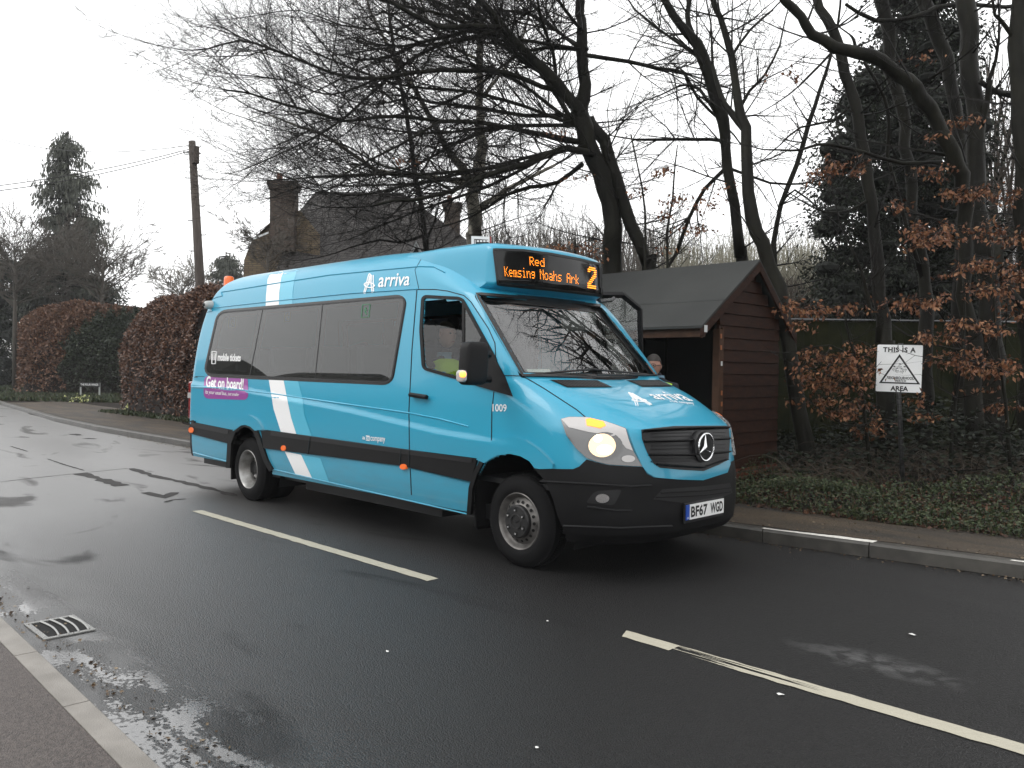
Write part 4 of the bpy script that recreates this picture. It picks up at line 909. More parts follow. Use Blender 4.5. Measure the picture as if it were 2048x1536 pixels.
o = superbox(mi_+Vector((.028, -.012, .012)), (.030, .016, .024), e=.8).build('indicator', 'ambercore', smooth=True); o.parent = mr
mg = MB().cbox(mc+Vector((-.058, 0, .01)), (.006, .17, .26)).build('mirror_glass', 'chrome'); mg.parent = mr
# open passenger door leaf on the kerb side: dark frame round a pane
dl = MB()
def pY(u, v, y0_=2.35): return ony(u, v, y0_)
DL = [(1198, 590), (1245, 590), (1279, 618), (1281, 700), (1281, 760)]
pts = [ony(u, v, 2.2+.5*(u-1198)/83) for u, v in DL]; pts.append(Vector((pts[-1].x, pts[-1].y, .55))); pts.append(Vector((pts[0].x, pts[0].y, .55))); pts.append(pts[0])
for a, c in zip(pts[:-1], pts[1:]): dl.tube([a, c], .034, 4)
dlo = dl.build('passenger_door', 'trim'); attach(dlo, None)
gp = [p.copy() for p in pts[:-1]]; o = MB().add(gp, [tuple(range(len(gp)))]).build('door_glass', 'cabglass'); o.parent = dlo
o = MB().tube([P(1200, 603, 8.0), P(1222, 601, 8.1), P(1228, 596, 8.15)], .018, 6).build('door_hinge', 'galv'); o.parent = dlo
# interior
it = MB(); it.box((-5.6, .10, .62), (.35, 1.89, .66)); attach(it.build('floor', 'black'), None)
it = MB(); it.box((-.50, .14, .95), (-.05, 1.85, 1.40)); it.box((-.05, .2, 1.0), (.15, 1.8, 1.33)); attach(it.build('dashboard', 'trim', bevel=.03), None)
it = MB(); it.box((-5.6, .35, 2.50), (-.9, 1.65, 2.53)); it.box((-5.5, 1.80, .66), (-1.5, 1.83, 1.40)); attach(it.build('lining', 'trimlight'), None)
sw = MB().tube([(-.66+.10*math.cos(t)*.6, .55+.19*math.sin(t), 1.36+.14*math.cos(t)) for t in np.linspace(0, 2*math.pi, 25)], .014, 6); attach(sw.build('steering_wheel', 'black'), None)
def seat(x, y, wd=.42):
    b_ = MB(); b_.box((x-.22, y, 1.02), (x+.22, y+wd, 1.12)); b_.box((x-.30, y, 1.12), (x-.18, y+wd, 1.75)); b_.box((x-.05, y+.1, .66), (x+.05, y+wd-.1, 1.02))
    o = b_.build('passenger_seat', 'seat', bevel=.03); attach(o, None); return o
for x in (-2.1, -2.95, -3.8, -4.65, -5.3):
    for y in (.18, .62, 1.36): seat(x, y)
seat(-1.52, .34, .46)

# ------------------------------------------------------------------ people
def person(name, J, rad, label, cat, top='hiviz', legs='navy', skinj=('head',)):
    pass
def skinbody(name, V, E, Rr, m, sub=1):
    me = bpy.data.meshes.new(name); me.from_pydata([tuple(v) for v in V], E, []); o = bpy.data.objects.new(name, me); C.objects.link(o)
    md = o.modifiers.new('s', 'SKIN'); me.skin_vertices[0].data
    for i, r in enumerate(Rr): me.skin_vertices[0].data[i].radius = (r, r) if not isinstance(r, tuple) else r
    me.skin_vertices[0].data[0].use_root = True
    s = o.modifiers.new('ss', 'SUBSURF'); s.levels = sub+1; s.render_levels = sub+1
    dg = bpy.context.evaluated_depsgraph_get(); nm = bpy.data.meshes.new_from_object(o.evaluated_get(dg)); bpy.data.objects.remove(o); nm.polygons.foreach_set('use_smooth', [True]*len(nm.polygons))
    nm.name = name; nm.materials.clear(); nm.materials.append(M[m]); o = bpy.data.objects.new(name, nm); C.objects.link(o); return o
def head_mesh(c, face, s=1.0):
    b_ = MB(); n = 16; f = Vector(face).normalized(); r_ = f.cross(Vector((0, 0, 1))).normalized(); V = []
    for i in range(n+1):
        ph_ = -math.pi/2+math.pi*i/n
        for j in range(24):
            t = 2*math.pi*j/24; cx, cy, cz = math.cos(ph_)*math.cos(t), math.cos(ph_)*math.sin(t), math.sin(ph_)
            wx = .098*cx; wy = .076*cy*(1+.12*cz); wz = .118*cz
            if cx > .5 and abs(cy) < .28 and -.35 < cz < .12: wx += .020*(1-abs(cy)/.28)*(1-abs(cz+.12)/.24 if abs(cz+.12) < .24 else 0)
            if cz < -.4: wx += .012*(cx > 0); wy *= .86
            if cx > .6 and .05 < cz < .25 and .2 < abs(cy) < .55: wx -= .008
            V.append(Vector(c)+(f*wx+r_*wy+Vector((0, 0, wz)))*s)
    b_.add(V, [(i*24+j, i*24+(j+1) % 24, (i+1)*24+(j+1) % 24, (i+1)*24+j) for i in range(n) for j in range(24)]); return b_
def make_person(base, face, seated, label, glasses=False, shirt='shirt', vest=True, bow=0):
    bx, by, bz = base; f = Vector((*face, 0)).normalized(); r_ = Vector((f.y, -f.x, 0)); U = Vector((0, 0, 1)); B = Vector(base)
    pv = B+U*(.92 if not seated else 0)
    V = [pv, pv+U*.22, pv+U*.42, pv+U*.52+f*.01, pv+U*.60+f*.015]; E = [(0, 1), (1, 2), (2, 3), (3, 4)]; Rr = [.13, .125, .14, .06, .052]
    for s in (1, -1):
        o = len(V); sh = pv+U*.44+r_*.185*s; el = sh-U*.27+r_*.05*s+f*(.03 if not seated else .12); ha = el+f*(.12 if not seated else .24)-U*(.22 if not seated else -.04)-r_*.02*s
        V += [sh, el, ha, ha+(ha-el).normalized()*.08]; E += [(2, o), (o, o+1), (o+1, o+2), (o+2, o+3)]; Rr += [.062, .045, .032, .03]
        o = len(V); hp_ = pv+r_*.10*s-U*.03
        if seated: kn = hp_+f*.44; an = kn-U*.42
        else: kn = hp_-U*.43+f*.02; an = kn-U*.42
        V += [hp_, kn, an, an+f*.16-U*.03]; E += [(0, o), (o, o+1), (o+1, o+2), (o+2, o+3)]; Rr += [.095, .062, .045, .04]
    root = empty('person', B); tag(root, label, 'person'); bd_ = skinbody('figure', V, E, Rr, 'navy'); keep(bd_, root)
    hc = pv+U*(.72-bow*.5)+f*(.03+bow); hd_ = head_mesh(hc, f).build('head', 'skin', smooth=True); keep(hd_, root)
    b_ = MB(); n = 14                                     # hair cap
    for i in range(n+1):
        pass
    hb_ = head_mesh(hc+U*.012-f*.012, f, 1.07); hv = [v for v in hb_.v]; keepf = [q for q in hb_.f if all((Vector(hv[k])-hc).dot(U) > .045-.10*((Vector(hv[k])-hc).dot(-f) > .01) for k in q)]
    ho2 = MB().add(hv, keepf).build('hair', 'hair', smooth=True); ho2.parent = hd_
    ea = MB()
    for s in (1, -1): ea.add(*(lambda q: (q.v, q.f))(superbox(hc+r_*.078*s-f*.005, (.012, .012, .028), n=6, e=1)))
    o = ea.build('ear', 'skin', smooth=True); o.parent = hd_
    ey = MB()
    for s in (1, -1): ey.add(*(lambda q: (q.v, q.f))(superbox(hc+r_*.032*s+f*.088+U*.015, (.008, .012, .007), n=6, e=1)))
    o = ey.build('eye', 'hair', smooth=True); o.parent = hd_
    o = MB().tube([hc+f*.092-U*.062-r_*.022, hc+f*.099-U*.060, hc+f*.092-U*.062+r_*.022], .004, 5).build('mouth', 'red'); o.parent = hd_
    if glasses:
        gl_ = MB()
        for s in (1, -1):
            cc = hc+f*.108+U*.014+r_*.034*s; gl_.tube([cc+r_*.026*math.cos(t)+U*.018*math.sin(t) for t in np.linspace(0, 2*math.pi, 15)], .003, 5); gl_.tube([cc+r_*.026*s, hc+r_*.085*s+f*.0+U*.014], .003, 4)
        o = gl_.build('glasses', 'ink'); o.parent = hd_
    cl = MB()                                            # collar and vest: shell round the torso
    def ring_(z, a, c, k=20): return [pv+U*z+r_*a*math.cos(t)+f*c*math.sin(t) for t in np.linspace(0, 2*math.pi, k+1)[:-1]]
    def loft(rs, mi=0): 
        k = len(rs[0]); V_ = [q for r0 in rs for q in r0]; cl.add(V_, [(i*k+j, i*k+(j+1) % k, (i+1)*k+(j+1) % k, (i+1)*k+j) for i in range(len(rs)-1) for j in range(k)], mi)
    loft([ring_(.47, .085, .08), ring_(.525, .072, .07), ring_(.56, .068, .066)], 0); co = cl.build('collar', shirt, smooth=True); keep(co, root)
    if vest:
        cl = MB(); loft([ring_(0, .17, .14), ring_(.12, .175, .15), ring_(.2, .18, .153)]); loft([ring_(.27, .185, .155), ring_(.40, .20, .155), ring_(.47, .19, .12), ring_(.50, .10, .085)]); vo_ = cl.build('vest', 'hiviz', smooth=True); keep(vo_, root)
        cl = MB(); loft([ring_(.2, .182, .155), ring_(.27, .187, .157)]); o = cl.build('reflective_band', 'reflstrip', smooth=True); keep(o, root)
    return root
pp_ = P(1316, 734, 8.9); make_person((pp_.x, pp_.y, .125), (CAM[0]-pp_.x-2.8, CAM[1]-pp_.y), False, 'person in glasses and yellow hi vis vest standing in front of the dark shelter', True, bow=.14)
bpy.data.objects['person'].location.z = .12+(pp_.z-.12-1.57)
make_person((-1.50, .56, 1.12), (1, 0), True, 'driver in a hi vis vest seated at the wheel of the minibus')

exec_trees = True
# ------------------------------------------------------------------ shelter (timber bus shelter)
SH = empty('bus_shelter', (-2.2, 4.95, .12)); tag(SH, 'dark brown timber bus shelter with an open front and grey felt gable roof', 'bus shelter')
shp = []
X1, X0 = -.78, -3.9; YF, YB, YR, ZE, ZR, Z0 = 4.20, 5.66, 4.95, 2.06, 2.90, .13
w = MB(); nb_ = 15
def roofz(y): return ZR-(ZR-2.06)*abs(y-YR)/((YR-3.68) if y < YR else (5.93-YR))
zz = Z0+.22; k = 0
while zz < ZR-.1:
    z1 = zz+.145; 
    yl = YF if z1 < roofz(YF) else YR-(ZR-z1)/(ZR-2.06)*(YR-3.68)+.03
    yh = YB if z1 < roofz(YB) else YR+(ZR-z1)/(ZR-2.06)*(5.93-YR)-.03
    if yh-yl > .1:
        for xx in (X1, X0): 
            s = 1 if xx == X1 else -1
            w.add([(xx-.04*s, yl, zz), (xx-.04*s, yh, zz), (xx-.04*s, yh, z1), (xx-.04*s, yl, z1), (xx+.006*s, yl, zz), (xx+.006*s, yh, zz), (xx-.012*s, yh, z1-.004), (xx-.012*s, yl, z1-.004)], [(0, 1, 2, 3), (4, 7, 6, 5), (0, 4, 5, 1), (3, 2, 6, 7), (0, 3, 7, 4), (1, 5, 6, 2)])
    zz = z1
w.box((X0, YB-.04, Z0+.22), (X1-.04, YB, 2.1)); o = w.build('wall', 'shedwood'); keep(o, SH)
w = MB(); w.box((X0+.05, YB-.06, Z0), (X1-.045, YB-.042, 2.1)); w.box((X1-.06, YF, Z0+.2), (X1-.042, YB, 2.2)); keep(w.build('lining', 'shedin'), SH)
w = MB(); w.box((X1-.02, YF+.01, Z0-.1), (X1-.0, YB+.01, Z0+.22)); w.box((X1-.22, YF-.01, Z0-.1), (X1-.02, YF+.10, Z0+.22)); keep(w.build('plinth', 'brick', uvbox=True), SH)
w = MB(); w.box((X1-.075, YF-.022, Z0+.1), (X1+.012, YF+.04, 2.04)); w.box((X1-.005, YF+.04, Z0+.2), (X1+.014, YF+.075, 2.06)); keep(w.build('door_post', 'shedtrim'), SH)
w = MB(); w.box((X0, 3.72, 1.93), (X1+.08, 3.76, 2.06)); keep(w.build('fascia', 'shedtrim'), SH)
w = MB()
XR = X1+.10; XL = X0-.1
for ya, za, yb_, zb in ((3.66, 2.055, YR, ZR+.03), (YR, ZR+.03, 5.95, 2.055)):
    w.add([(XL, ya, za), (XR, ya, za), (XR, yb_, zb), (XL, yb_, zb), (XL, ya, za-.03), (XR, ya, za-.03), (XR, yb_, zb-.03), (XL, yb_, zb-.03)], [(0, 1, 2, 3), (4, 7, 6, 5), (0, 4, 5, 1), (1, 5, 6, 2), (0, 3, 7, 4), (3, 2, 6, 7)])
ro = w.build('roof', 'felt'); keep(ro, SH)
w = MB(); nz_ = Vector((0, -.55, .83)); 
def rp_(t): return Vector((0, 3.66+(YR-3.66)*t, 2.055+(ZR+.03-2.055)*t))
a, b2 = rp_(.36), rp_(.375); w.add([(XL, a.y, a.z+.004), (XR, a.y, a.z+.004), (XR, b2.y, b2.z+.009), (XL, b2.y, b2.z+.009), (XL, a.y, a.z-.01), (XR, a.y, a.z-.01)], [(0, 1, 2, 3), (4, 5, 1, 0)]); o = w.build('felt_lap', 'felt'); keep(o, SH)
w = MB()      # bargeboards
for ya, za, yb_, zb in ((3.66, 2.02, YR, ZR-.005), (YR, ZR-.005, 5.95, 2.02)):
    w.add([(XR-.025, ya, za), (XR+.003, ya, za), (XR+.003, yb_, zb), (XR-.025, yb_, zb), (XR-.025, ya, za-.11), (XR+.003, ya, za-.11), (XR+.003, yb_, zb-.11), (XR-.025, yb_, zb-.11)], [(0, 1, 2, 3), (4, 7, 6, 5), (0, 4, 5, 1), (1, 5, 6, 2), (0, 3, 7, 4), (3, 2, 6, 7)])
keep(w.build('bargeboard', 'shedwood'), SH)
w = MB(); w.box((XR-.0, 3.70, 1.98), (XR+.008, 3.76, 2.06)); keep(w.build('clip', 'poster'), SH)
for i, (u, v, m_) in enumerate(((1440, 672, 'orange'), (1440, 695, 'orange'), (1441, 727, 'poster'), (1441, 786, 'orange'), (1441, 808, 'orange'))):
    q = onx(u, v, X1+.014); w = MB().cbox(q+Vector((.004, .02, 0)), (.006, .03, .055)); keep(w.build('reflector' if m_ == 'orange' else 'notice', mat('reflector', (.35, .12, .04), .4) if m_ == 'orange' else m_), SH)
w = MB().box((X0+.1, YB-.45, .5), (X1-.1, YB-.08, .55)); keep(w.build('bench', 'shedin'), SH)

# ------------------------------------------------------------------ neighbourhood watch sign
sp0 = P(1798, 737, 9.5); sg = empty('neighbourhood_sign', (sp0.x, sp0.y, .25)); tag(sg, 'white square neighbourhood watch sign with a black triangle on a banded grey post', 'sign')
vd_ = Vector((CAM[0]-sp0.x, CAM[1]-sp0.y, 0)).normalized(); sr = Vector((-vd_.y, vd_.x, 0)); yawd = R(-6); sr = Matrix.Rotation(yawd, 3, 'Z')@sr; sn = Vector((sr.y, -sr.x, 0)); tilt = R(-1.2)
su_ = (Vector((0, 0, 1))*math.cos(tilt)+sr*math.sin(tilt)*-1).normalized(); sr = su_.cross(sn)*-1 if su_.cross(sn).dot(sr) < 0 else su_.cross(sn)
def sgp(a, c, o=0): return sp0+sr*a*.243+su_*c*.275+sn*o
def splate(lo, hi, o, m, name, parent, poly=None):
    P4 = poly or rounded([(lo[0], lo[1]), (hi[0], lo[1]), (hi[0], hi[1]), (lo[0], hi[1])], .06); n = len(P4)
    b_ = MB().add([sgp(*p, o) for p in P4]+[sgp(*p, o-.003) for p in P4], [tuple(range(n)), tuple(range(2*n-1, n-1, -1))]+[(i, n+i, n+(i+1) % n, (i+1) % n) for i in range(n)]); o_ = b_.build(name, m); flip_check(o_.data); keep(o_, sg); return o_
splate((-1, -1), (1, 1), .0, 'ink', 'sign_back', sg); pl = splate((-.975, -.978), (.975, .978), .002, 'signwhite', 'sign_plate', sg)
tr_o, tr_i = [(-.84, -.63), (.93, -.63), (-.0, .60)], [(-.71, -.575), (.80, -.575), (0, .47)]
def stxt(s, x0_, x1_, y0_, y1_, **k):
    v, f = textcoords(s, **k); o = MB().add([sgp(x0_+(x1_-x0_)*a[0], y0_+(y1_-y0_)*a[1], .005) for a in v], f).build('lettering', 'ink'); keep(o, sg)
b_ = MB().add([sgp(*p, .0045) for p in tr_o+tr_i], [(0, 1, 4, 3), (1, 2, 5, 4), (2, 0, 3, 5)]); o = b_.build('triangle', 'ink'); keep(o, sg)
stxt('THIS IS A', -.72, .68, .67, .88, off=.035, space=1.15); stxt('AREA', -.33, .43, -.93, -.73, off=.035); stxt('NEIGHBOURHOOD', -.50, .68, -.45, -.33, off=.02); stxt('WATCH', -.14, .32, -.56, -.46, off=.02)
fg = MB()       # small group of people drawn in line inside the triangle
for x_, y_, r_ in ((.03, .16, .055), (-.2, .05, .055), (.24, .05, .055), (-.08, -.02, .05), (.12, -.04, .05)):
    t = np.linspace(.2, math.pi-.2, 9); pts = [(x_+r_*math.cos(q), y_+r_*math.sin(q)) for q in t]
    fg.add([sgp(*p, .005) for p in pts]+[sgp(x_, y_+.01, .005)], [tuple(range(10))])
    for (dx, dy) in ((-.5, -3.2), (.9, -3.4), (-1.6, -2.5), (1.9, -2.3)):
        a = Vector((x_+dx*r_*.5, y_-r_)); c = Vector((x_+dx*r_, y_+dy*r_)); nn = Vector((c.y-a.y, a.x-c.x)).normalized()*.007
        fg.add([sgp(*(a-nn), .005), sgp(*(a+nn), .005), sgp(*(c+nn), .005), sgp(*(c-nn), .005)], [(0, 1, 2, 3)])
o = fg.build('drawing', 'ink'); keep(o, sg)
pb_ = P(1812, 978, 9.5); po = MB().tube([sgp(.02, 1.06, -.03), sgp(.02, -1, -.03), Vector((pb_.x, pb_.y, .1))+Vector((-.02, -.02, 0))], .026, 12); o = po.build('post', 'galv', smooth=True); keep(o, sg)
bn = MB(); top = sgp(.02, -1.02, -.03); bot = Vector((pb_.x-.02, pb_.y-.02, .1))
for i in range(11): c = top.lerp(bot, .05+.055*i); bn.tube([c, c-Vector((0, 0, .006))], .0275, 12)
o = bn.build('post_band', 'black'); keep(o, sg)
bn = MB(); 
for a in (-.08, .12):
    for c in (.93, -.95): bn.add(*(lambda q: (q.v, q.f))(superbox(sgp(a, c, .006), (.008, .008, .008), n=5, e=1)))
o = bn.build('bolt', 'ink'); keep(o, sg)

# ------------------------------------------------------------------ bus stop flag and triangular sign behind the bus
bs_ = P(966, 492, 10.6); bsg = empty('bus_stop_flag', (bs_.x, bs_.y, .12)); tag(bsg, 'white bus stop flag with a black bus symbol showing above the minibus roof', 'bus stop sign')
v3 = Vector((CAM[0]-bs_.x, CAM[1]-bs_.y, 0)).normalized(); r3 = Vector((-v3.y, v3.x, 0))
def bq(u, v, o=0): return P(u, v, 10.6)+v3*o
def qpl(q, m, name, par, o=0, th=.02):
    b_ = MB().add([bq(*p, o) for p in q]+[bq(*p, o-th) for p in q], [tuple(range(len(q))), tuple(range(2*len(q)-1, len(q)-1, -1))]+[(i, len(q)+i, len(q)+(i+1) % len(q), (i+1) % len(q)) for i in range(len(q))]); x_ = b_.build(name, m); flip_check(x_.data); keep(x_, par); return x_
qpl([(942.5, 472), (979, 473.5), (979, 535), (942.5, 535)], 'signwhite', 'flag_plate', bsg); qpl([(983, 473.5), (988, 474), (988, 535), (983, 535)], 'signwhite', 'flag_edge', bsg); qpl([(979, 473), (983, 473), (983, 535), (979, 535)], 'red', 'red_band', bsg, .003)
qpl(rounded([(948, 478), (977.5, 479.5), (977.5, 493), (948, 492)], 2), 'ink', 'bus_symbol', bsg, .004)
for x_ in (953.5, 960, 966.5, 973): qpl([(x_, 480.5), (x_+4.6, 480.7), (x_+4.6, 484.2), (x_, 484)], 'signwhite', 'symbol_window', bsg, .007)
qpl([(949.5, 480), (951, 480), (951, 491), (949.5, 491)], 'signwhite', 'symbol_window', bsg, .007)
o = MB().tube([bq(985, 474, -.03), Vector((bq(985, 474).x, bq(985, 474).y, .1))], .035, 10).build('post', 'galv', smooth=True); keep(o, bsg)
ts = P(834, 497, 15); tsg = empty('warning_sign', (ts.x, ts.y, .1)); tag(tsg, 'tip of a white triangular sign just above the minibus roof', 'sign')
tq = [P(832, 483, 15), P(812, 520, 15), P(852, 520, 15)]; cen = sum(tq, Vector())/3
b_ = MB().add(tq+[q+Vector((-.03, .03, 0)) for q in tq], [(0, 1, 2), (5, 4, 3), (0, 3, 4, 1), (1, 4, 5, 2), (2, 5, 3, 0)]); x_ = b_.build('sign_plate', 'signwhite'); keep(x_, tsg)
tq2 = [cen+(q-cen)*.45+Vector((.012, -.012, .02)) for q in tq]; x_ = MB().add(tq2, [(0, 1, 2)]).build('symbol', 'ink'); keep(x_, tsg)
x_ = MB().tube([cen+Vector((-.05, .05, 0)), (cen.x-.05, cen.y+.05, .1)], .03, 8).build('post', 'galv'); keep(x_, tsg)

# ------------------------------------------------------------------ fence
fa, fbp = P(1520, 637, 13.2), P(2330, 641, 13.2); fn = empty('board_fence', ((fa.x+fbp.x)/2, (fa.y+fbp.y)/2, .4)); tag(fn, 'tall mossy green board fence with a pale wet capping behind the roadside trees', 'fence')
dirf = Vector((fbp.x-fa.x, fbp.y-fa.y, 0)); Lf = dirf.length; dirf.normalize(); nf_ = Vector((dirf.y, -dirf.x, 0)); fzt = 2.38
w = MB(); k = 0; t = 0
while t < Lf:
    p = Vector((fa.x, fa.y, 0))+dirf*t+nf_*(.008*(k % 2)); q = p+dirf*.098; w.add([(*p[:2], .25), (*q[:2], .25), (*q[:2], fzt-.02), (*p[:2], fzt-.02), *[((p-nf_*.02).x, (p-nf_*.02).y, z) for z in (.25, fzt-.02)]], [(0, 1, 2, 3), (4, 0, 3, 5)]); t += .1; k += 1
keep(w.build('board', 'fence'), fn)
t = 0
while t < Lf: p = Vector((fa.x, fa.y, 0))+dirf*t; keep(MB().tube([(p.x, p.y, .2), (p.x, p.y, fzt+.01)], .055, 4).build('post', 'fence'), fn); t += 1.83
p, q = Vector((fa.x, fa.y, fzt)), Vector((fbp.x, fbp.y, fzt)); w = MB().add([p+nf_*.04, q+nf_*.04, q-nf_*.04, p-nf_*.04, p+nf_*.04+Vector((0, 0, .02)), q+nf_*.04+Vector((0, 0, .02)), q-nf_*.04+Vector((0, 0, .02)), p-nf_*.04+Vector((0, 0, .02))], [(0, 3, 2, 1), (4, 5, 6, 7), (0, 1, 5, 4), (1, 2, 6, 5), (2, 3, 7, 6), (3, 0, 4, 7)]); keep(w.build('capping', 'fencecap'), fn)

# ------------------------------------------------------------------ house
HO = empty('brick_house', P(720, 735, 30)); HO.location.z = 0; tag(HO, 'yellow brick house with a brown tiled roof and tall chimneys behind the bare trees', 'house')
def HQ(name, m, polys, par=None, uv=True):
    b_ = MB()
    for pl_ in polys: b_.add(pl_, [tuple(range(len(pl_)))])
    o = b_.build(name, m, uvbox=uv); keep(o, HO) if par is None else setattr(o, 'parent', par); return o
gA, gB = P(497, 492, 29), P(632, 492, 28.4)
def dn(p, z=0): return Vector((p.x, p.y, z))
HQ('wall', 'ybrick', [[dn(P(480, 540, 29)), dn(P(640, 540, 28.6)), P(640, 470, 28.6), P(600, 420, 28.7), P(541, 445, 28.9), P(505, 478, 29), P(488, 520, 29)], [dn(P(488, 520, 29)), P(488, 520, 29), P(505, 478, 29), P(520, 470, 40), dn(P(520, 470, 40))]])
e0, e1, r0, r1 = P(545, 560, 27.8), P(960, 560, 27.8), P(632, 383, 32), P(806, 386, 32)
HQ('roof', 'tile', [[e0, e1, P(937, 482, 28.6), r1, r0, P(590, 432, 30)], [P(937, 482, 28.6), P(1010, 545, 36), P(880, 470, 38), r1], [r0, r1, P(870, 470, 38), P(560, 470, 38)], [P(502, 475, 28.8), P(541, 447, 28.7), P(590, 425, 30), P(560, 430, 33), P(510, 468, 33)]])
fs_ = HQ('eaves', 'poster', [[P(500, 478, 28.7), P(537, 463, 28.6), P(537, 467, 28.6), P(500, 482, 28.7)]], uv=False)
def chimney(u0, u1, v0, v1, d, pots):
    a, c = P(u0, v0, d), P(u1, v0, d); zt = a.z; zb = P(u0, v1, d).z; rgt = Vector((c.x-a.x, c.y-a.y, 0)); wd = rgt.length; rgt.normalize(); bk_ = Vector((-rgt.y, rgt.x, 0))
    if bk_.dot(Vector(fw)) < 0: bk_ = -bk_
    mt = Matrix.Translation((a.x, a.y, 0))@Matrix(((rgt.x, bk_.x, 0, 0), (rgt.y, bk_.y, 0, 0), (0, 0, 1, 0), (0, 0, 0, 1)))
    b_ = MB().box((0, 0, zb), (wd, .6, zt-.28), 0, mt).box((-.05, -.05, zt-.28), (wd+.05, .65, zt-.14), 0, mt).box((-.09, -.09, zt-.14), (wd+.09, .69, zt), 0, mt)
    o = b_.build('chimney', 'cbrick', uvbox=True); keep(o, HO)
    for k in range(pots):
        q = mt@Vector((wd*(.3+.4*k), .3, zt)); p_ = MB().lathe([(.0, .0), (.11, 0), (.09, .3), (.1, .33), (0, .33)], q, 'z', 14).build('chimney_pot', mat('terracotta', (.25, .11, .07), .8)); p_.parent = o
chimney(540, 588, 362, 500, 28.3, 1); chimney(889, 919, 405, 470, 33, 1)
HO.location = HO.location

# ------------------------------------------------------------------ telegraph pole and wires
pd = 24; PB = P(402, 600, pd); PT = P(384, 283, pd); TP = empty('telegraph_pole', (PB.x, PB.y, 0)); tag(TP, 'tall weathered wooden telegraph pole with climbing steps behind the hedge', 'pole')
lean = (PT-PB)/(PT.z-PB.z); B0 = PB-lean*PB.z
w = MB().tube([B0, PB, PT], [.15, .135, .10], 12); keep(w.build('pole', 'pole', smooth=True), TP)
for i, v in enumerate((294, 308, 352, 356, 412, 441, 470, 502)):
    t = (P(390, v, pd).z-PB.z); c = PB+lean*t; s = -1 if i % 2 else 1; r_ = Vector(rt)*s; keep(MB().tube([c, c+r_*.24, c+r_*.25+Vector((0, 0, .04))], .014, 5).build('step', 'galv'), TP)
w = MB().tube([PT+Vector(rt)*-.25+Vector((0, 0, -.3)), PT+Vector(rt)*.25+Vector((0, 0, -.35))], .02, 5)
keep(w.build('crossbar', 'galv'), TP)
c = PB+lean*(P(390, 312, pd).z-PB.z); w = MB().cbox(c+Vector(rt)*.12-Vector(fw)*.1, (.16, .16, .50)); keep(w.build('cable_box', 'pole', bevel=.02), TP)
def wire(a, b_, sag, label):
    pts = [a.lerp(b_, t)-Vector((0, 0, sag*4*t*(1-t))) for t in np.linspace(0, 1, 24)]
    o = MB().tube(pts, .010, 4).build('overhead_wire', 'black'); tag(o, label, 'wire', 'wires strung from the telegraph pole')
wire(PT-Vector((0, 0, .25)), P(-60, 388, 20), .15, 'lowest thin wire running left from the telegraph pole top')
wire(PT-Vector((0, 0, .2)), P(-60, 378, 21), .12, 'middle thin wire running left from the telegraph pole top')
wire(PT-Vector((0, 0, .1)), P(-60, 258, 34), .5, 'highest faint wire crossing behind the top of the conifer')

# ------------------------------------------------------------------ vegetation helpers
def grow(out, p, d, L, r, lvl, k=5, up=.12, wob=.28, ang=(.5, 1.0), ratio=.55, flat=.6, seg=4):
    p = np.array(p, float); d = np.array(d, float); d /= np.linalg.norm(d)+1e-9; pts = [p.copy()]; n = seg if lvl else 3; dirs = [d]
    for i in range(n):
        d = d+rng.normal(0, wob, 3)*np.array([1, 1, flat])*(L/n)**.3*.6; d[2] += up; d /= np.linalg.norm(d); p = p+d*L/n; pts.append(p.copy()); dirs.append(d)
    out.append((pts, [r*(1-.75*i/n) for i in range(n+1)]))
    if lvl > 0:
        for j in range(k):
            t = rng.uniform(.15, 1.0)*n; i = min(int(t), n-1); q = pts[i]*(1-(t-i))+pts[i+1]*(t-i); b = dirs[i]; v = rng.normal(0, 1, 3)*np.array([1, 1, flat]); v -= b*(v@b); v /= np.linalg.norm(v)+1e-9
            a = rng.uniform(*ang); grow(out, q, b*math.cos(a)+v*math.sin(a), L*ratio*rng.uniform(.6, 1.15), max(r*(1-.6*t/n)*.55, .0022), lvl-1, k, up, wob, ang, ratio, flat, seg)
def smoothpath(pts, rad, step=.35, jit=.03):
    P3 = [np.array(p, float) for p in pts]; out = []; rr = []
    for i in range(len(P3)-1):
        a, b, c, d = P3[max(i-1, 0)], P3[i], P3[i+1], P3[min(i+2, len(P3)-1)]; n = max(2, int(np.linalg.norm(c-b)/step))
        for j in range(n):
            t = j/n; q = .5*((2*b)+(-a+c)*t+(2*a-5*b+4*c-d)*t*t+(-a+3*b-3*c+d)*t**3); out.append(q+rng.normal(0, jit, 3)*min(1, rad[i]*6)); rr.append((rad[i]+(rad[i+1]-rad[i])*t)*rng.uniform(.94, 1.07))
    out.append(P3[-1]); rr.append(rad[-1]); return out, rr
def twigmesh(paths, n=3, name='twig', m='twig'):
    b = MB()
    for pts, r in paths: b.tube(pts, r, n, cap=False)
    return b.build(name, m)
def leaf_geo(b, c, L, Wd, dirv=None, mi=0, droop=.3):
    if dirv is None: dirv = rng.normal(0, 1, 3)
    d = np.array(dirv, float); d[2] -= droop; d /= np.linalg.norm(d)+1e-9; s = np.cross(d, rng.normal(0, 1, 3)); s /= np.linalg.norm(s)+1e-9; c = np.array(c, float); nn = np.cross(d, s)
    b.add([c, c+d*L*.45+s*Wd*.5+nn*Wd*.12, c+d*L, c+d*L*.45-s*Wd*.5+nn*Wd*.12], [(0, 1, 2), (0, 2, 3)], mi)
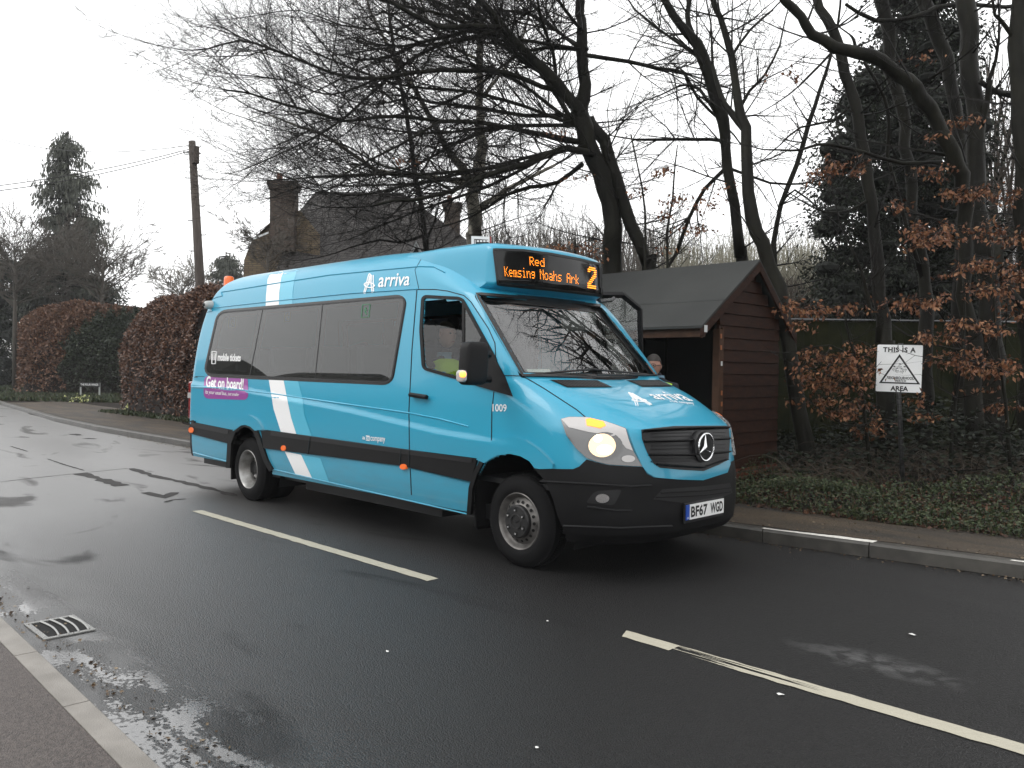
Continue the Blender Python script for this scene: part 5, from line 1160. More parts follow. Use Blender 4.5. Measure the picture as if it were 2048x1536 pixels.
def tree(name, label, cat, trunks, boughs, group=None, twigs=dict(), density=4.5, tl=(.6, 1.6), lvl=2, bark='bark', twigm='twig', leafspots=(), k=5, up=.10, flat=.6, baseground=.1, tr_side=8, topn=7):
    """trunks/boughs: list of (pixel points (u,v,width px), depth start, depth end)"""
    f0 = trunks[0]; b0 = P(f0[0][0][0], f0[0][0][1], f0[1]); root = empty(name, (b0.x, b0.y, baseground)); tag(root, label, cat, group)
    tb_ = MB(); paths = []
    def to3(L, d0, d1): n = len(L); return [P(p[0], p[1], d0+(d1-d0)*i/(n-1)) for i, p in enumerate(L)], [max(.006, p[2]/2/FPX*(d0+(d1-d0)*i/(n-1))) for i, p in enumerate(L)]
    for L, d0, d1, *fl in trunks:
        q, r = to3(L, d0, d1)
        if not fl: g = Vector((q[0].x, q[0].y, baseground-.1)); q = [g]+q; r = [r[0]*1.25]+r
        pts, rr = smoothpath(q, r); tb_.tube(pts, rr, tr_side+4)
        if topn and pts[-1][2] > 5.5:
            for _ in range(topn): v = rng.normal(0, 1, 3)*.55; v[2] = 1; grow(paths, pts[-1], v, rng.uniform(3.2, 5.5), rr[-1]*.7, 3, 4, .04, flat=.8)
        Lw = sum(np.linalg.norm(np.array(pts[i+1])-np.array(pts[i])) for i in range(len(pts)-1))
        for _ in range(int(Lw*density*.45)):
            i = rng.integers(len(pts)//4, len(pts)-1); v = rng.normal(0, 1, 3); v[2] = abs(v[2])*.3; grow(paths, pts[i], v, rng.uniform(*tl), min(.016, rr[i]*.5), lvl, k, up, flat=flat)
    o = tb_.build('trunk', bark, smooth=True); keep(o, root); bb = MB()
    for L, d0, d1 in boughs:
        q, r = to3(L, d0, d1); pts, rr = smoothpath(q, r, .25, .02); bb.tube(pts, rr, 7); n = len(pts)
        Lw = sum(np.linalg.norm(np.array(pts[i+1])-np.array(pts[i])) for i in range(n-1))
        for _ in range(int(Lw*density)):
            i = int(rng.uniform(.08, 1)**.7*(n-2)); t = np.array(pts[i+1])-np.array(pts[i]); t /= np.linalg.norm(t)+1e-9; v = rng.normal(0, 1, 3)*np.array([1, 1, .8]); v -= t*(v@t); v /= np.linalg.norm(v)
            a = rng.uniform(.4, 1.15); grow(paths, pts[i], t*math.cos(a)+v*math.sin(a), rng.uniform(*tl), min(.014, rr[i]*.6), lvl, k, up, flat=flat)
        grow(paths, pts[-1], np.array(pts[-1])-np.array(pts[-2]), tl[1]*.8, rr[-1], lvl, k, up, flat=flat)
    if boughs: o = bb.build('branch', bark, smooth=True); keep(o, root)
    if paths: o = twigmesh(paths, 3, 'crown', twigm); keep(o, root)
    if leafspots:
        lb = MB(); sb_ = MB()
        for (u, v, ru, rv, d, n) in leafspots:
            for _ in range(max(2, n//9)):          # sprays: a twig with leaves set along it
                c = P(u+rng.uniform(-1, 1)*ru*.8, v+rng.uniform(-1, 1)*rv*.8, d+rng.uniform(-.5, .5)); a = rng.uniform(0, 2*math.pi); dv = np.array([math.cos(a), math.sin(a), rng.uniform(-.1, .15)]); Lt = rng.uniform(.25, .6)
                pts = [np.array(c)-dv*Lt*.5+np.array([0, 0, .06*math.sin(t*math.pi)])+dv*Lt*t for t in np.linspace(0, 1, 5)]; sb_.tube(pts, [.004, .0035, .003, .0025, .002], 3, cap=False)
                for _ in range(rng.integers(9, 17)):
                    t = rng.uniform(0, 1); q = pts[0]+(pts[-1]-pts[0])*t+rng.normal(0, .03, 3); leaf_geo(lb, q, rng.uniform(.04, .078), rng.uniform(.024, .042), dv*.4+rng.normal(0, .6, 3), droop=.7)
        o = lb.build('leaf', 'beechleaf'); o['kind'] = 'stuff'; keep(o, root); o = sb_.build('leaf_twig', 'twig'); keep(o, root)
    return root
# ------------------------------------------------------------------ trees near the shelter (traced trunks, grown twigs)
XB = []
for k in range(18):
    s0 = random.choice([(1113, 164, 12.7), (1066, 118, 12.4), (1010, 60, 12.2), (1164, 100, 12.7), (1150, 250, 12.8), (1040, 90, 12.4), (1090, 170, 12.6)]); e0_ = (random.uniform(420, 900), random.uniform(-120, 400)); m1 = ((s0[0]*2+e0_[0])/3, (s0[1]*2+e0_[1])/3-random.uniform(-10, 45)); m2 = ((s0[0]+e0_[0]*2)/3, (s0[1]+e0_[1]*2)/3-random.uniform(-25, 50))
    if k > 13: s0 = random.choice([(1116, 300, 12.6), (1052, 327, 12.4), (963, 355, 12)]); e0_ = (random.uniform(520, 800), random.uniform(330, 500)); m1 = ((s0[0]*2+e0_[0])/3, (s0[1]*2+e0_[1])/3+random.uniform(0, 30)); m2 = ((s0[0]+e0_[0]*2)/3, (s0[1]+e0_[1]*2)/3+random.uniform(0, 30))
    XB.append(([(s0[0], s0[1], 8), (*m1, 6.5), (*m2, 4.5), (*e0_, 2)], s0[2], random.uniform(11, 15)))
tree('beech_tree', 'largest bare beech with two stems and long boughs sweeping left over the minibus', 'tree',
     [([(1226, 540, 42), (1225, 480, 38), (1220, 410, 34), (1202, 348, 38), (1179, 287, 38), (1164, 225, 36), (1169, 169, 25), (1163, 102, 22), (1164, 41, 20), (1159, 0, 18), (1150, -160, 14), (1120, -330, 9)], 13, 12.6),
      ([(1300, 540, 28), (1294, 527, 26), (1261, 450, 26), (1233, 358, 25), (1218, 307, 24), (1189, 256, 24), (1178, 235, 20)], 12.9, 12.9),
      ([(1166, 235, 26), (1153, 215, 24), (1113, 164, 21), (1066, 118, 19), (1025, 75, 17), (990, 35, 15), (959, 0, 14), (900, -70, 10), (850, -140, 7)], 12.8, 11.8, 1)],
     [([(1190, 310, 12), (1150, 298, 14), (1116, 302, 14), (1052, 327, 13), (963, 355, 11), (905, 382, 9), (832, 399, 8), (788, 401, 7), (740, 413, 4)], 12.8, 11),
      ([(1190, 292, 14), (1116, 275, 12), (1052, 263, 10), (967, 246, 9), (882, 242, 8), (818, 234, 8), (755, 234, 7), (691, 242, 6), (627, 225, 6), (564, 208, 5), (500, 187, 4), (455, 180, 2)], 12.9, 11.2),
      ([(1120, 180, 12), (1086, 174, 10), (1010, 144, 9), (925, 140, 9), (840, 144, 8), (755, 157, 8), (691, 153, 7), (627, 132, 6), (542, 98, 5), (479, 81, 4), (415, 98, 3), (365, 100, 2)], 12.7, 11.2),
      ([(1010, 55, 11), (946, 51, 11), (882, 55, 10), (818, 25, 9), (776, 0, 8), (700, -50, 5)], 12.2, 11.2),
      ([(1040, 90, 10), (967, 59, 9), (903, 72, 8), (840, 85, 7), (789, 110, 6), (720, 120, 4), (650, 100, 2)], 12.3, 13),
      ([(1140, 235, 9), (1124, 231, 9), (1052, 231, 8), (988, 221, 8), (925, 212, 7), (861, 204, 6), (818, 195, 5), (740, 210, 3), (640, 180, 2)], 12.8, 13.5),
      ([(1163, 327, 10), (1116, 365, 9), (1060, 375, 8), (1010, 391, 7), (975, 415, 5)], 12.9, 12.2),
      ([(1169, 110, 9), (1256, 123, 8), (1317, 138, 8), (1368, 146, 7), (1394, 194, 6), (1440, 240, 5)], 12.7, 13.2),
      ([(1164, 60, 8), (1130, 20, 7), (1090, -40, 5)], 12.6, 12), ([(1175, 100, 7), (1110, 60, 6), (1060, 0, 5)], 12.7, 13.6),
      ([(1113, 164, 8), (1105, 100, 7), (1085, 50, 6), (1075, 0, 5)], 12.7, 12), ([(840, 85, 5), (760, 60, 4), (680, 50, 3), (600, 20, 2), (520, 30, 2)], 12.5, 12),
      ([(882, 242, 6), (800, 290, 5), (720, 330, 4), (640, 370, 3), (560, 350, 2)], 12, 11), ([(755, 157, 5), (660, 190, 4), (570, 160, 3), (480, 150, 2)], 12, 12.5),
      ([(905, 382, 6), (840, 350, 5), (760, 330, 4), (690, 290, 3), (600, 270, 2), (500, 240, 2)], 11.8, 11)]+XB,
     density=6.6, tl=(.7, 1.7), lvl=2, k=7, up=.09, leafspots=[(1164, 353, 20, 10, 12.5, 20), (1118, 266, 12, 10, 12.5, 14), (805, 315, 8, 10, 11.8, 6)])
tree('birch_tree', 'pale barked birch forking behind the minibus roof in front of the house', 'tree',
     [([(950, 500, 30), (949, 472, 30), (946, 390, 27), (957, 346, 26), (963, 288, 21), (960, 229, 18), (959, 178, 15), (959, 85, 13), (955, -20, 10), (950, -150, 6)], 15.5, 15.5),
      ([(945, 360, 20), (925, 335, 18), (902, 308, 14), (875, 264, 12), (855, 223, 10), (830, 180, 9), (800, 130, 8), (770, 80, 6), (740, 20, 5), (720, -60, 4)], 15.5, 14.6, 1)],
     [([(945, 375, 12), (919, 364, 11), (861, 355, 11), (802, 349, 10), (752, 341, 9), (726, 323, 8), (685, 294, 8), (641, 267, 6), (597, 253, 5), (540, 230, 3)], 15.5, 14.5),
      ([(960, 415, 14), (985, 400, 11), (1010, 380, 10), (1060, 355, 8), (1110, 330, 6)], 15.5, 16.5), ([(958, 200, 8), (1000, 150, 6), (1040, 90, 5), (1060, 20, 3)], 15.5, 16), ([(959, 120, 7), (900, 90, 5), (850, 30, 4), (820, -20, 3)], 15.5, 15)],
     density=4.5, tl=(.8, 1.9), lvl=2, k=6, bark='barkgrey', up=.02)
tree('slender_tree', 'thin straight bare tree between the birch and the chimney', 'tree',
     [([(853, 500, 12), (852, 490, 12), (843, 420, 11), (832, 361, 10), (821, 288, 9), (814, 229, 9), (808, 200, 8), (790, 120, 7), (780, 40, 6), (775, -40, 5)], 14.3, 14.3)],
     [([(852, 480, 6), (870, 440, 4), (880, 390, 3)], 14.3, 14.6), ([(848, 470, 7), (800, 485, 5), (760, 480, 4), (700, 495, 3)], 14.3, 13.6), ([(832, 361, 5), (870, 300, 4), (890, 250, 3)], 14.3, 14.8)], density=4, tl=(.5, 1.4), lvl=2, k=5)
tree('bare_tree', 'bare tree rising behind the left end of the shelter ridge beside the leaning trunk', 'tree',
     [([(1484, 525, 24), (1481, 512, 23), (1468, 409, 21), (1455, 333, 20), (1450, 266, 21), (1435, 215, 25), (1415, 143, 24), (1394, 87, 23), (1358, 46, 16), (1328, 0, 14), (1280, -80, 10)], 12.4, 11.8)],
     [([(1450, 338, 8), (1409, 379, 8), (1379, 435, 7), (1353, 507, 8)], 12.3, 12.8), ([(1445, 284, 8), (1420, 279, 7), (1317, 279, 6), (1266, 279, 4)], 12.3, 12.8), ([(1418, 150, 12), (1385, 70, 11), (1375, 30, 10), (1385, -20, 8)], 12, 12.2), ([(1405, 120, 9), (1370, 95, 6), (1320, 60, 5), (1270, 20, 4)], 12, 12.5),
      ([(1440, 240, 6), (1400, 180, 6), (1370, 170, 5), (1352, 175, 4)], 12.1, 12), ([(1462, 338, 6), (1540, 365, 5), (1600, 368, 4), (1640, 360, 3)], 12.4, 12)], density=4.4, tl=(.6, 1.5), lvl=2, k=5, up=.05)
tree('leaning_tree', 'leaning bare tree curving up past the right gable of the shelter', 'tree',
     [([(1615, 890, 34), (1589, 746, 30), (1573, 665, 29), (1558, 578, 29), (1527, 491, 28), (1502, 435, 26), (1491, 333, 23), (1489, 256, 22), (1476, 205, 17), (1463, 113, 15), (1440, 36, 12), (1425, 0, 11), (1400, -90, 8)], 11, 11.4)],
     [([(1489, 260, 16), (1462, 225, 14), (1440, 190, 10), (1425, 130, 7)], 11.4, 11.8), ([(1480, 215, 8), (1500, 180, 6), (1530, 150, 5), (1560, 90, 4)], 11.4, 11.2), ([(1463, 113, 6), (1500, 60, 5), (1545, 20, 4)], 11.4, 11.8)], density=4.4, tl=(.6, 1.5), lvl=2, k=5, up=.05,
     leafspots=[(1578, 148, 18, 12, 11.4, 14)])
tree('slender_tree', 'slim curving bare tree just right of the shelter gable', 'tree',
     [([(1552, 640, 11), (1550, 542, 11), (1548, 486, 10), (1563, 409, 10), (1594, 328, 10), (1619, 246, 9), (1640, 179, 8), (1660, 118, 6), (1676, 50, 5), (1682, -20, 4)], 12.6, 12.4)], [([(1563, 409, 5), (1590, 380, 4), (1640, 420, 3)], 12.5, 12)], density=2.6, tl=(.5, 1.2), lvl=2, k=4)
tree('beech_sapling', 'thin beech sapling with hanging brown leaves between the two big stems', 'sapling',
     [([(1335, 530, 5), (1333, 470, 5), (1345, 400, 4), (1350, 330, 3), (1355, 290, 2)], 11.9, 11.9), ([(1290, 520, 5), (1290, 420, 4), (1275, 330, 3), (1262, 270, 3)], 12, 12)], [],
     density=7, tl=(.4, .9), lvl=1, k=4, leafspots=[(1333, 343, 22, 8, 11.8, 40), (1353, 394, 32, 14, 11.8, 60), (1409, 409, 30, 12, 11.8, 50), (1327, 430, 10, 8, 11.8, 20), (1394, 460, 28, 8, 11.8, 50), (1275, 385, 14, 8, 11.8, 14), (1440, 380, 14, 10, 11.8, 14), (1350, 500, 30, 8, 11.8, 26)])
# right-hand group
tree('roadside_tree', 'bare trunk left of the neighbourhood sign, leaning left at the top', 'tree',
     [([(1772, 720, 32), (1769, 679, 30), (1760, 592, 26), (1748, 456, 22), (1737, 365, 24), (1723, 273, 22), (1709, 200, 22), (1691, 150, 20), (1677, 91, 20), (1650, 36, 18), (1632, 0, 17), (1600, -90, 12)], 11.2, 11.4)],
     [([(1737, 400, 7), (1700, 420, 5), (1650, 425, 4), (1600, 400, 3)], 11.3, 10.8), ([(1709, 200, 7), (1670, 240, 5), (1600, 255, 4), (1560, 290, 3)], 11.3, 11.8), ([(1740, 630, 9), (1735, 590, 8), (1722, 540, 6), (1700, 490, 5)], 10.8, 10.6), ([(1677, 91, 6), (1640, 130, 5), (1600, 170, 4)], 11.3, 11)],
     group='dark trunks along the roadside bank', density=4.2, tl=(.5, 1.3), lvl=2, k=4)
tree('roadside_tree', 'straight bare trunk directly above the neighbourhood sign', 'tree',
     [([(1850, 740, 30), (1848, 684, 28), (1855, 615, 26), (1848, 524, 20), (1832, 456, 20), (1823, 378, 21), (1810, 296, 22), (1805, 219, 22), (1782, 137, 22), (1780, 59, 25), (1762, 0, 26), (1750, -120, 20)], 12, 12)],
     [([(1728, 123, 7), (1750, 160, 7), (1769, 196, 7), (1778, 251, 7), (1775, 310, 7), (1796, 387, 8), (1814, 456, 8), (1837, 529, 10)], 11.2, 11.9), ([(1691, 9, 6), (1750, 41, 9), (1828, 34, 9), (1873, 14, 9), (1942, 9, 8), (2010, 14, 8), (2100, 0, 7)], 11.5, 12.5)],
     group='dark trunks along the roadside bank', density=4.2, tl=(.5, 1.3), lvl=2, k=4)
tree('roadside_tree', 'thick dark trunk between the straight trunk and the ivy clad one near the top right', 'tree',
     [([(1925, 420, 24), (1919, 292, 24), (1910, 219, 24), (1892, 123, 26), (1873, 59, 27), (1846, 0, 27), (1820, -120, 20)], 12.6, 12.6)], [], group='dark trunks along the roadside bank', density=2.4, tl=(.5, 1.2), lvl=2, k=4)
tree('arched_tree', 'crooked dark tree whose great bough arches up to the left across the top right', 'tree',
     [([(1946, 760, 34), (1946, 684, 30), (1928, 592, 27), (1928, 501, 27), (1933, 410, 28), (1924, 351, 30), (1901, 310, 29), (1883, 264, 27), (1860, 215, 28), (1828, 178, 30), (1800, 150, 28), (1760, 125, 25), (1714, 107, 23), (1668, 91, 22), (1627, 68, 20), (1600, 34, 18), (1570, 0, 16), (1530, -60, 12)], 10.6, 9.6)],
     [([(1883, 324, 9), (1805, 326, 8), (1728, 305, 7), (1682, 294, 7), (1636, 289, 6), (1600, 301, 5), (1560, 300, 4)], 10.4, 9.8), ([(1715, 110, 7), (1708, 80, 6), (1700, 70, 4)], 10, 10), ([(1933, 330, 9), (1890, 310, 7), (1830, 300, 5)], 10.4, 10.2)],
     density=3, tl=(.5, 1.3), lvl=2, k=4, leafspots=[(1690, 335, 45, 16, 10, 90), (1640, 350, 30, 14, 10, 50), (1870, 350, 40, 15, 10, 60), (1920, 385, 60, 14, 10, 110), (1860, 275, 22, 8, 10, 30), (1850, 110, 18, 12, 10.4, 22)])
tree('ivy_trunk_tree', 'thickest upright trunk furred with ivy stems near the right edge', 'tree',
     [([(1992, 780, 44), (1987, 684, 40), (1975, 592, 38), (1965, 501, 36), (1960, 410, 32), (1951, 319, 34), (1946, 228, 34), (1942, 160, 34), (1940, 68, 35), (1937, 0, 36), (1930, -150, 28)], 11.3, 11.6)],
     [([(1960, 260, 14), (1975, 200, 12), (1980, 160, 10)], 11.4, 11.2), ([(1960, 164, 10), (1987, 182, 12), (2019, 189, 14), (2060, 180, 16)], 11.2, 11.6), ([(1995, 470, 14), (1997, 501, 17), (2010, 561, 18), (2048, 615, 18), (2090, 680, 18)], 11, 10.5)],
     density=4.2, tl=(.5, 1.3), lvl=2, k=4, leafspots=[(1930, 245, 45, 12, 10.6, 60), (1990, 395, 55, 20, 10.2, 110), (1960, 450, 30, 20, 10, 50), (2010, 470, 45, 30, 10, 100)])
tree('roadside_tree', 'dark trunk cut by the right edge of the picture', 'tree', [([(2062, 760, 40), (2058, 500, 38), (2046, 300, 36), (2042, 205, 34), (2040, 91, 34), (2040, 0, 32), (2035, -150, 26)], 10.8, 10.8)], [([(2045, 100, 10), (2010, 50, 8), (1990, 30, 6), (1985, 0, 5)], 10.8, 10.6)], group='dark trunks along the roadside bank', density=3, tl=(.5, 1.3), lvl=2, k=4)
# low beech shrubs with brown leaves
def spots(L, d, s=1.0): return [(u, v, ru*s, rv*s, d, int(ru*rv*.13)+14) for u, v, ru, rv in L]
tree('beech_shrub', 'low beech shrub thick with brown leaves between the shelter and the neighbourhood sign', 'shrub',
     [([(1740, 930, 8), (1730, 850, 7), (1722, 760, 5), (1700, 680, 4), (1690, 620, 3)], 9.9, 9.7)], [([(1728, 850, 5), (1690, 850, 4), (1640, 820, 3)], 9.8, 9.6), ([(1725, 790, 5), (1680, 760, 4), (1620, 740, 3)], 9.8, 9.6), ([(1715, 720, 4), (1660, 690, 3), (1610, 700, 2)], 9.8, 9.6)],
     density=7, tl=(.3, .8), lvl=1, k=4, baseground=.25,
     leafspots=spots([(1648, 707, 48, 14), (1680, 730, 55, 18), (1631, 763, 38, 16), (1615, 743, 28, 14), (1713, 698, 36, 10), (1725, 740, 34, 18), (1670, 770, 50, 16), (1664, 812, 42, 14), (1680, 832, 38, 9), (1722, 808, 28, 10), (1719, 862, 34, 9), (1752, 842, 14, 12), (1630, 800, 30, 9), (1599, 613, 34, 14), (1592, 650, 22, 10), (1650, 620, 44, 9), (1700, 618, 34, 9), (1725, 770, 20, 14)], 9.8))
tree('beech_shrub', 'sprawling beech shrub with layered brown leaves right of the neighbourhood sign', 'shrub',
     [([(1900, 940, 8), (1905, 850, 6), (1920, 740, 5), (1930, 640, 4), (1925, 540, 3)], 9.6, 9.4), ([(2020, 930, 9), (2010, 800, 7), (1990, 650, 5), (1985, 500, 4)], 9.4, 9.2)], [([(1925, 700, 4), (1870, 690, 3), (1830, 670, 2)], 9.5, 9.3), ([(2000, 740, 4), (1940, 720, 3), (1890, 720, 2)], 9.4, 9.2)],
     density=8, tl=(.3, .9), lvl=1, k=4, baseground=.25,
     leafspots=spots([(1849, 675, 24, 10), (1901, 681, 34, 9), (1885, 727, 22, 14), (1924, 711, 44, 12), (1957, 740, 50, 12), (1999, 730, 40, 14), (2025, 746, 24, 9), (1950, 776, 14, 7), (1843, 802, 18, 9), (1853, 838, 24, 9), (2015, 812, 34, 12), (1833, 610, 44, 10), (1800, 600, 24, 9), (1940, 645, 44, 10), (1996, 662, 26, 10), (1980, 580, 55, 12), (2020, 560, 30, 26), (1950, 525, 55, 9), (1840, 480, 30, 18), (1870, 455, 50, 14), (1900, 475, 40, 12), (1790, 412, 16, 8), (1880, 600, 30, 12), (2030, 620, 18, 20), (1900, 545, 18, 8), (1905, 655, 16, 8)], 9.4))
tree('beech_shrub', 'brown leaved beech shrub glimpsed between the destination display and the big beech trunk', 'shrub',
     [([(1155, 600, 8), (1150, 520, 6), (1150, 480, 4)], 12, 12)], [], density=9, tl=(.4, .9), lvl=1, k=4, leafspots=spots([(1150, 502, 50, 14), (1110, 495, 24, 8), (1185, 515, 18, 16)], 11.8, 1)+[(1185, 485, 18, 14, 12, 20)])

# ------------------------------------------------------------------ evergreens and masses
def blobfoliage(b, c, rx, ry, rz, n, L, mi=0, droop=.2, shell=.55, wd=.45):
    for _ in range(n):
        v = rng.normal(0, 1, 3); v /= np.linalg.norm(v); r = shell+(1-shell)*rng.random()**.5
        r *= 1+.12*math.sin(v[0]*7+c[0])*math.cos(v[2]*6+c[1]); q = np.array(c)+v*r*np.array([rx, ry, rz]); leaf_geo(b, q, L*rng.uniform(.6, 1.3), L*wd, v*.6+rng.normal(0, .5, 3), mi, droop)
def evergreen(name, label, cat, outline, depth, thick, n, L, m, corem='core', corescale=.72, group=None, trunk=None, droop=.3, clumps=60, cl=(.5, 1.0)):
    """outline: pixel polygon of the crown; foliage fills clumps placed through its volume"""
    us = [p[0] for p in outline]; vs_ = [p[1] for p in outline]; b = MB(); cs = []; tries = 0
    while len(cs) < clumps and tries < 9000:
        tries += 1; u = random.uniform(min(us), max(us)); v = random.uniform(min(vs_), max(vs_))
        if pip(u, v, outline): cs.append((u, v))
    base = P(sum(us)/len(us), max(vs_), depth); root = empty(name, (base.x, base.y, .1)); tag(root, label, cat, group)
    per = n//max(1, len(cs)); cb = MB()
    for u, v in cs:
        r = random.uniform(*cl); c = P(u, v, depth+random.uniform(-1, 1)*thick); blobfoliage(b, c, r, r, r*.6, per, L, 0, droop, .35)
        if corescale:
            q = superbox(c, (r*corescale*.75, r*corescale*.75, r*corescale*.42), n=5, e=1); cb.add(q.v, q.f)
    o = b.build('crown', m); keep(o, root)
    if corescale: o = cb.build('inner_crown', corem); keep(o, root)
    if trunk:
        q = [P(u, v, depth) for u, v, w_ in trunk]; r = [w_/2/FPX*depth for u, v, w_ in trunk]; q = [Vector((q[0].x, q[0].y, 0))]+q; r = [r[0]*1.2]+r; pts, rr = smoothpath(q, r, 1, .02); o = MB().tube(pts, rr, 8).build('trunk', 'bark', smooth=True); keep(o, root)
    return root
evergreen('dark_evergreen', 'tall dark evergreen filling the gap behind the roadside trunks', 'tree', [(1650, 640), (1640, 520), (1655, 430), (1662, 320), (1690, 230), (1725, 150), (1770, 50), (1800, -60), (1860, -80), (1900, 0), (1930, 100), (1960, 250), (1975, 400), (2000, 640)], 17, 1.6, 52000, .10, 'ivy', corescale=.55, clumps=300, cl=(.35, .8), trunk=[(1830, 640, 40), (1835, 300, 30), (1830, -40, 12)], droop=.5)
# left group
def conifer(name, label, u, vt, vb, d, wmax, m='hazedconifer', n=90, tw=14):
    t_ = P(u, vt, d); b0 = P(u, vb, d); H = t_.z-b0.z; root = empty(name, (b0.x, b0.y, 0)); tag(root, label, 'tree'); fb_ = MB(); br = MB()
    o = MB().tube([(b0.x, b0.y, 0), tuple(b0), tuple(b0.lerp(t_, .6)), tuple(t_)], [tw/2/FPX*d*1.2, tw/2/FPX*d, tw/3.4/FPX*d, .04], 8).build('trunk', mat('far bark', (.06, .05, .042), .9), smooth=True); keep(o, root)
    for i in range(n):
        f = rng.uniform(0, .985)**.85; z = b0.z+H*f; R_ = wmax*(1-f)**.62*rng.uniform(.45, 1.12)+.25; a = rng.uniform(0, 2*math.pi); dv = np.array([math.cos(a), math.sin(a), 0]); p0 = np.array([b0.x, b0.y, z])
        pts = [p0+dv*R_*t+np.array([0, 0, R_*(.10*t-.42*t*t+.20*t**3)]) for t in np.linspace(0, 1, 6)]; br.tube(pts, [.06, .05, .04, .03, .02, .01], 3, cap=False)
        for t in np.linspace(.30, 1, max(4, int(R_*5))):
            q = p0+dv*R_*t+np.array([0, 0, R_*(.10*t-.42*t*t+.20*t**3)])
            for _ in range(13):
                leaf_geo(fb_, q+rng.normal(0, .17, 3)*np.array([1, 1, .7])+np.array([0, 0, -.18]), rng.uniform(.2, .5), .07, np.array([0, 0, -1.2])+rng.normal(0, .45, 3)+dv*.3, droop=.4)
    o = fb_.build('crown', m); keep(o, root); o = br.build('branch', 'twig'); keep(o, root); return root
conifer('tall_conifer', 'tall ragged conifer with drooping branches standing above the left hedges', 136, 262, 640, 46, 2.75, n=165)
conifer('small_conifer', 'small dark conifer in the distance right of the telegraph pole', 452, 503, 640, 62, 2.6, n=70, tw=6)
evergreen('evergreen_shrub', 'mass of dark evergreen shrub at the far left edge beside the light brown hedge', 'shrub', [(-160, 775), (-160, 470), (0, 505), (60, 515), (120, 530), (215, 560), (215, 640), (60, 700), (50, 760), (20, 780)], 52, 1.5, 36000, .24, 'ivy', corescale=.6, clumps=150, cl=(1.0, 1.9))
def bare(name, label, u, vb, vt, d, spread, n=26, lvl=3, m='fartwig', k=4, group=None, r=.10):
    b0 = P(u, vb, d); H = P(u, vt, d).z-b0.z; paths = []; root = empty(name, (b0.x, b0.y, 0)); tag(root, label, 'tree', group); tb_ = MB().tube([(b0.x, b0.y, 0), tuple(b0), (b0.x, b0.y, b0.z+H*.45)], [r*1.3, r, r*.6], 7); o = tb_.build('trunk', m, smooth=True); keep(o, root)
    for i in range(n):
        f = rng.uniform(.05, .5); a = rng.uniform(0, 2*math.pi); e = rng.uniform(.3, 1.2); grow(paths, (b0.x, b0.y, b0.z+H*f), (math.cos(a)*spread, math.sin(a)*spread, e), H*rng.uniform(.35, .6), r*.4, lvl, k, .04, .22, (.35, .8), .55, 1)
    paths = [(p_, [max(x, .006*d/25) for x in rr]) for p_, rr in paths]
    o = twigmesh(paths, 3, 'crown', m); keep(o, root); return root
bare('bare_tree', 'rounded bare tree at the left edge in front of the tall conifer', 30, 640, 395, 42, 1.1, 34, k=5)
bare('bare_tree', 'spreading bare tree right of the tall conifer', 205, 620, 425, 40, 1.3, 26, k=4)
bare('bare_tree', 'low pale bare tree in the distance left of the telegraph pole', 362, 640, 530, 60, 1.0, 26, m='greytwig', k=4)
bare('bare_tree', 'faint bare tree in the distance beside the small conifer', 425, 640, 520, 66, 1.0, 22, m='greytwig', k=4)
bare('bare_tree', 'bare ornamental tree with fine drooping twigs left of the chimney', 535, 560, 415, 26, 1.2, 22, m='fartwig', k=4, r=.05)
# hedges
def hedge(name, label, x0, x1, y0, y1, h, m, n, L, green=None, front=True, round_=.5, frame=None, top=.35):
    b = MB(); hx, hy = (x1-x0)/2, (y1-y0)/2; cx, cy = (x0+x1)/2, (y0+y1)/2
    def pt(u, v):
        f = lambda w, e: math.copysign(abs(w)**e, w); ph = v*math.pi/2; return np.array([cx+hx*f(math.cos(u), round_)*f(math.cos(ph), .35), cy+hy*f(math.sin(u), round_)*f(math.cos(ph), .35), .1+h*abs(math.sin(ph))**.6])
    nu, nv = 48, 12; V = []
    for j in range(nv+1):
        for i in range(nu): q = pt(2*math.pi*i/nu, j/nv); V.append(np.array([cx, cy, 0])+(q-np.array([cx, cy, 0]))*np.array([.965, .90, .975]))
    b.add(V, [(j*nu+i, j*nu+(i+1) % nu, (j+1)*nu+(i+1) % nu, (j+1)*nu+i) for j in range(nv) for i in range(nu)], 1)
    cnt = 0; ug = np.linspace(0, 2*math.pi, 2001); pg = np.array([pt(u, 0)[:2] for u in ug]); cl_ = np.concatenate([[0], np.cumsum(np.linalg.norm(np.diff(pg, axis=0), axis=1))])
    while cnt < n:
        u = float(np.interp(rng.random()*cl_[-1], cl_, ug)); v = rng.random()**.9; q = pt(u, v)
        if q[1] > cy+hy*.6 and rng.random() < .85: continue
        lump = .10*math.sin(q[0]*2.1+q[2]*1.7)+.07*math.sin(q[0]*5.3-q[2]*4.1); d = q-np.array([cx, cy, h*.45]); d /= np.linalg.norm(d); q = q+d*(lump+rng.normal(0, .05))
        g_ = 0
        if green and green(q): g_ = 2
        leaf_geo(b, q, L*rng.uniform(.7, 1.3), L*.62, rng.normal(0, .7, 3)+d*.5, g_, .35); cnt += 1
    if frame:
        c0, ex, ey = frame; b.v = [(c0[0]+ex[0]*v[0]+ey[0]*v[1], c0[1]+ex[1]*v[0]+ey[1]*v[1], v[2]) for v in b.v]
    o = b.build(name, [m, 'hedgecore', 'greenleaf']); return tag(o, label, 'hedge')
hedge('beech_hedge', 'tall clipped copper brown beech hedge directly behind the rear of the minibus', -22.4, -9.0, 4.9, 7.6, 3.45, 'hedgeleaf', 66000, .085, round_=.2)
hc_ = P(170, 735, 41); HF = ((hc_.x, hc_.y), Vector((rt[0], rt[1])).normalized(), Vector((fw[0], fw[1])).normalized())
